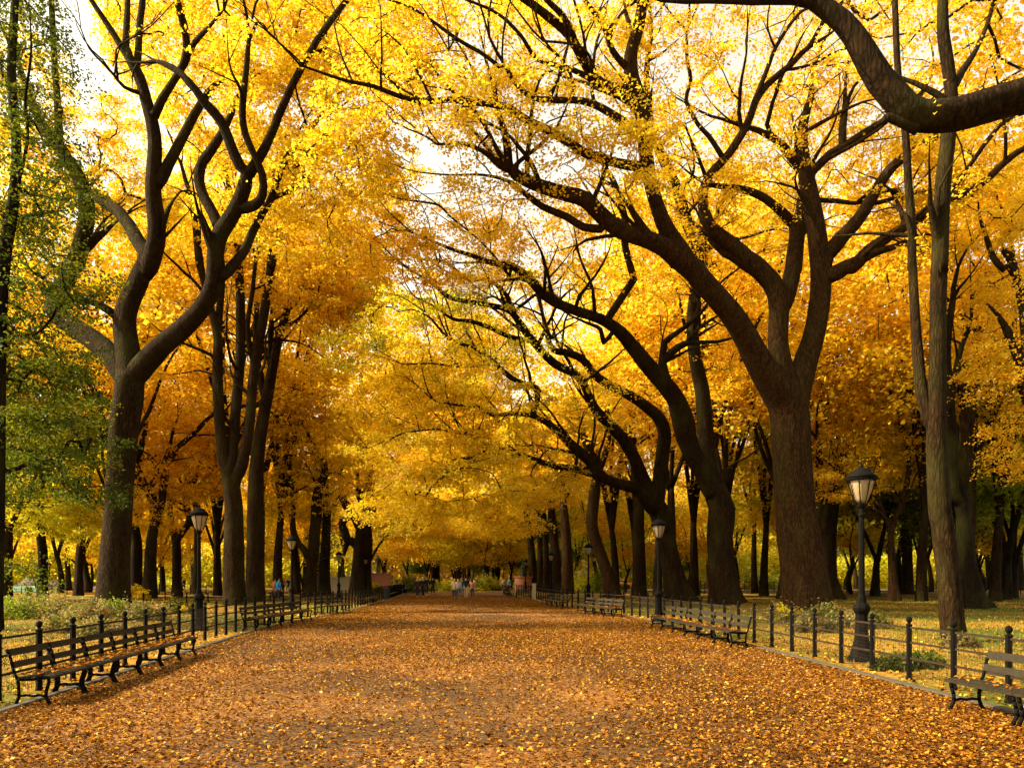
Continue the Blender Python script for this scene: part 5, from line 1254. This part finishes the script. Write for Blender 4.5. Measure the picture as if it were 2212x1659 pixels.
words = {'Y': 'broad yellow elm', 'y': 'tall yellow elm', 'G': 'golden elm', 'O': 'orange-leaved tree', 'L': 'yellow-green tree', 'N': 'green-leaved tree', 'E': 'deep green leafy tree', 'B': 'thin-leaved tree of bare upright stems', 'K': 'dark evergreen', 's': 'low spreading tree'}
names = {'Y': 'elm_tree', 'y': 'elm_tree', 'G': 'elm_tree', 'O': 'maple_tree', 'L': 'maple_tree', 'N': 'oak_tree', 'E': 'oak_tree', 'B': 'elm_tree', 'K': 'evergreen_tree', 's': 'small_tree'}
far = []
def put(k, x, d, s_=1.0, label=None, group=None):
    e = kinds[k]
    if k in used: e = copy_tree(e)
    used.add(k)
    e.name = names[k]
    e.location = ((x - CX) / F * d, d, 0); e.rotation_euler = (0, 0, random.uniform(0, 6.28)); e.scale = (s_, s_, s_ * random.uniform(.95, 1.08))
    far.append((e, k, x, d, label, group))
# left lawn and row
for k, x, d, s_ in [('L', 20, 88, 1.0), ('G', 150, 108, 1.1), ('L', 190, 92, 1.2), ('y', -30, 62, 1.05), ('Y', 243, 70, 1.05), ('O', 350, 98, 1.1), ('L', 420, 118, 1.3), ('O', 470, 92, 1.1), ('Y', 330, 78, 1.1), ('O', 560, 112, 1.1), ('y', 420, 84, 1.15), ('G', 690, 125, 1.1), ('Y', 660, 100, 1.3), ('L', 300, 160, 1.0), ('L', 100, 165, 1.1), ('L', 500, 155, 1.0), ('G', 20, 140, 1.2), ('Y', 780, 130, 1.2), ('s', 395, 105, .9), ('L', -60, 110, 1.1), ('y', -60, 85, 1.1)]: put(k, x, d, s_)
# far end of the path
for k, x, d, s_ in [('K', 975, 130, 1.0), ('K', 1075, 132, 1.1), ('K', 925, 134, .7), ('K', 1125, 138, 1.0), ('O', 1005, 165, .9), ('G', 830, 125, 1.1), ('L', 1000, 180, 1.3), ('K', 1020, 150, .8), ('K', 1180, 145, 1.1), ('L', 1160, 160, 1.3)]: put(k, x, d, s_)
# right side
for k, x, d, s_ in [('Y', 1230, 120, 1.2), ('L', 1290, 105, 1.0), ('N', 1340, 135, 1.1), ('N', 1440, 150, 1.1), ('O', 1530, 118, 1.1), ('L', 1590, 100, 1.1), ('y', 1420, 88, 1.1), ('G', 1630, 88, 1.1), ('L', 1720, 90, 1.1), ('y', 1560, 75, 1.15), ('N', 1790, 105, 1.0), ('L', 1770, 76, 1.25), ('L', 1850, 125, 1.2), ('N', 1890, 74, 1.25), ('L', 2010, 95, 1.0), ('E', 2040, 74, 1.3), ('N', 2080, 112, 1.2), ('L', 2150, 130, 1.2), ('N', 2185, 66, 1.25), ('N', 2020, 150, 1.3), ('K', 2200, 135, 1.5), ('K', 1560, 160, 1.0), ('K', 1440, 125, .7), ('y', 2270, 70, 1.1), ('L', 1240, 150, 1.2), ('N', 1300, 165, 1.2), ('L', 1720, 160, 1.3)]: put(k, x, d, s_)
for k, x, d, s_ in [('Y', 243, 62, 1.35), ('y', 505, 68, 1.4), ('G', 560, 74, 1.5), ('y', 785, 96, 1.5), ('Y', 1448, 68, 1.35), ('G', 1556, 64, 1.35), ('Y', 1690, 64, 1.3), ('y', 1798, 66, 1.3), ('G', 2080, 56, 1.4), ('Y', 2240, 50, 1.4), ('y', 1560, 58, 1.4), ('y', -60, 50, 1.3), ('G', 985, 178, 2.0), ('s', 880, 108, 1.0), ('s', 930, 116, 1.1), ('s', 985, 120, 1.0), ('s', 1050, 112, 1.0), ('L', 1010, 135, .9), ('s', 1095, 118, 1.1), ('s', 840, 112, 1.2), ('B', 1330, 74, 1.0), ('B', 1375, 92, 1.1), ('B', 1420, 80, 1.15), ('B', 1500, 76, 1.1), ('B', 600, 72, 1.1), ('B', 640, 82, 1.1), ('B', 470, 76, 1.0), ('B', 1990, 58, 1.0), ('B', 2150, 58, 1.0), ('B', 1650, 76, 1.0), ('B', 170, 76, 1.0), ('s', 330, 92, 1.0), ('s', 1700, 80, 1.0), ('s', 1840, 84, 1.1), ('E', 1990, 82, 1.0), ('s', 2100, 86, 1.1), ('s', 1480, 98, 1.1), ('s', 1350, 100, 1.0), ('s', 540, 96, 1.0), ('s', 660, 96, 1.0), ('N', 2170, 62, 1.3), ('E', 2120, 100, 1.3), ('E', 1830, 110, 1.2), ('E', -10, 62, 1.2), ('L', 130, 90, 1.1)]: put(k, x, d, s_)
for k, x, d, s_ in [('G', 985, 178, 2.0), ('G', 940, 136, 2.2), ('G', 1070, 140, 2.1), ('O', 740, 150, 1.6)]: put(k, x, d, s_)
far.sort(key=lambda q: q[2])
cnt = {}
zone = lambda x: 'left lawn' if x < 790 else 'far end of the path' if x < 1200 else 'right lawn'
tot = {}
for q in far: tot[(q[1], zone(q[2]))] = tot.get((q[1], zone(q[2])), 0) + 1
CARD = ['leftmost', 'second from left', 'third from left', 'fourth from left', 'fifth from left', 'sixth from left', 'seventh from left', 'eighth from left', 'ninth from left', 'tenth from left', 'eleventh from left']
for e, k, x, d, l, g in far:
    z = zone(x); key = (k, z); i = cnt.get(key, 0); cnt[key] = i + 1
    place = ('beyond the ' + z) if 'lawn' in z else 'at the ' + z
    lab = '%s %s' % (words[k], place) if tot[key] == 1 else '%s %s, %s' % (words[k], place, (CARD[i].split()[0] + ' of its kind from left') if i else 'leftmost of its kind')
    tag(e, lab, 'tree', 'trees beyond the ' + z if 'lawn' in z else 'trees at the far end of the path')

# ------------------------------------------------------------------ world, sun, camera
SUN_EL, SUN_AZ = 38, -95      # azimuth measured from +Y towards -X is negative
w = bpy.data.worlds.new('World'); sc.world = w; w.use_nodes = True
nt = w.node_tree; nt.nodes.clear()
wo = nt.nodes.new('ShaderNodeOutputWorld'); bg = nt.nodes.new('ShaderNodeBackground'); sk = nt.nodes.new('ShaderNodeTexSky')
sk.sky_type = 'NISHITA'; sk.sun_disc = False; sk.sun_elevation = R(SUN_EL); sk.sun_rotation = R(SUN_AZ)
sk.air_density = 1.0; sk.dust_density = 3.0; sk.ozone_density = .6
hs = nt.nodes.new('ShaderNodeHueSaturation'); hs.inputs['Saturation'].default_value = .35
wm = nt.nodes.new('ShaderNodeMixRGB'); wm.blend_type = 'MULTIPLY'; wm.inputs[0].default_value = 1; wm.inputs[2].default_value = (1, .89, .66, 1)
nt.links.new(sk.outputs[0], hs.inputs['Color']); nt.links.new(hs.outputs[0], wm.inputs[1]); nt.links.new(wm.outputs[0], bg.inputs[0]); bg.inputs[1].default_value = .15
nt.links.new(bg.outputs[0], wo.inputs[0])
sd = bpy.data.lights.new('sun', 'SUN'); sd.energy = 5.0; sd.angle = R(3); sd.color = (1, .86, .56)
so = bpy.data.objects.new('sun', sd); COL.objects.link(so)
az = R(SUN_AZ); el = R(SUN_EL)
dirv = Vector((math.sin(az) * math.cos(el), math.cos(az) * math.cos(el), math.sin(el)))
so.rotation_euler = dirv.to_track_quat('Z', 'Y').to_euler(); so.location = (-20, 20, 60)
cam = bpy.data.cameras.new('camera'); co = bpy.data.objects.new('camera', cam); COL.objects.link(co)
co.location = (0, 0, EYE); co.rotation_euler = (R(90), 0, 0)
cam.sensor_width = 36; cam.lens = 36 * F / 2212; cam.shift_y = (HY - 829.5) / 2212; cam.clip_end = 3000; cam.clip_start = .05
sc.camera = co
sc.view_settings.view_transform = 'Standard'; sc.view_settings.look = 'None'; sc.view_settings.exposure = 1.66; sc.view_settings.gamma = 1
cy = sc.cycles
cy.max_bounces = 6; cy.diffuse_bounces = 4; cy.glossy_bounces = 2; cy.transmission_bounces = 5; cy.transparent_max_bounces = 4
cy.use_adaptive_sampling = True; cy.adaptive_threshold = .03; cy.caustics_reflective = False; cy.caustics_refractive = False
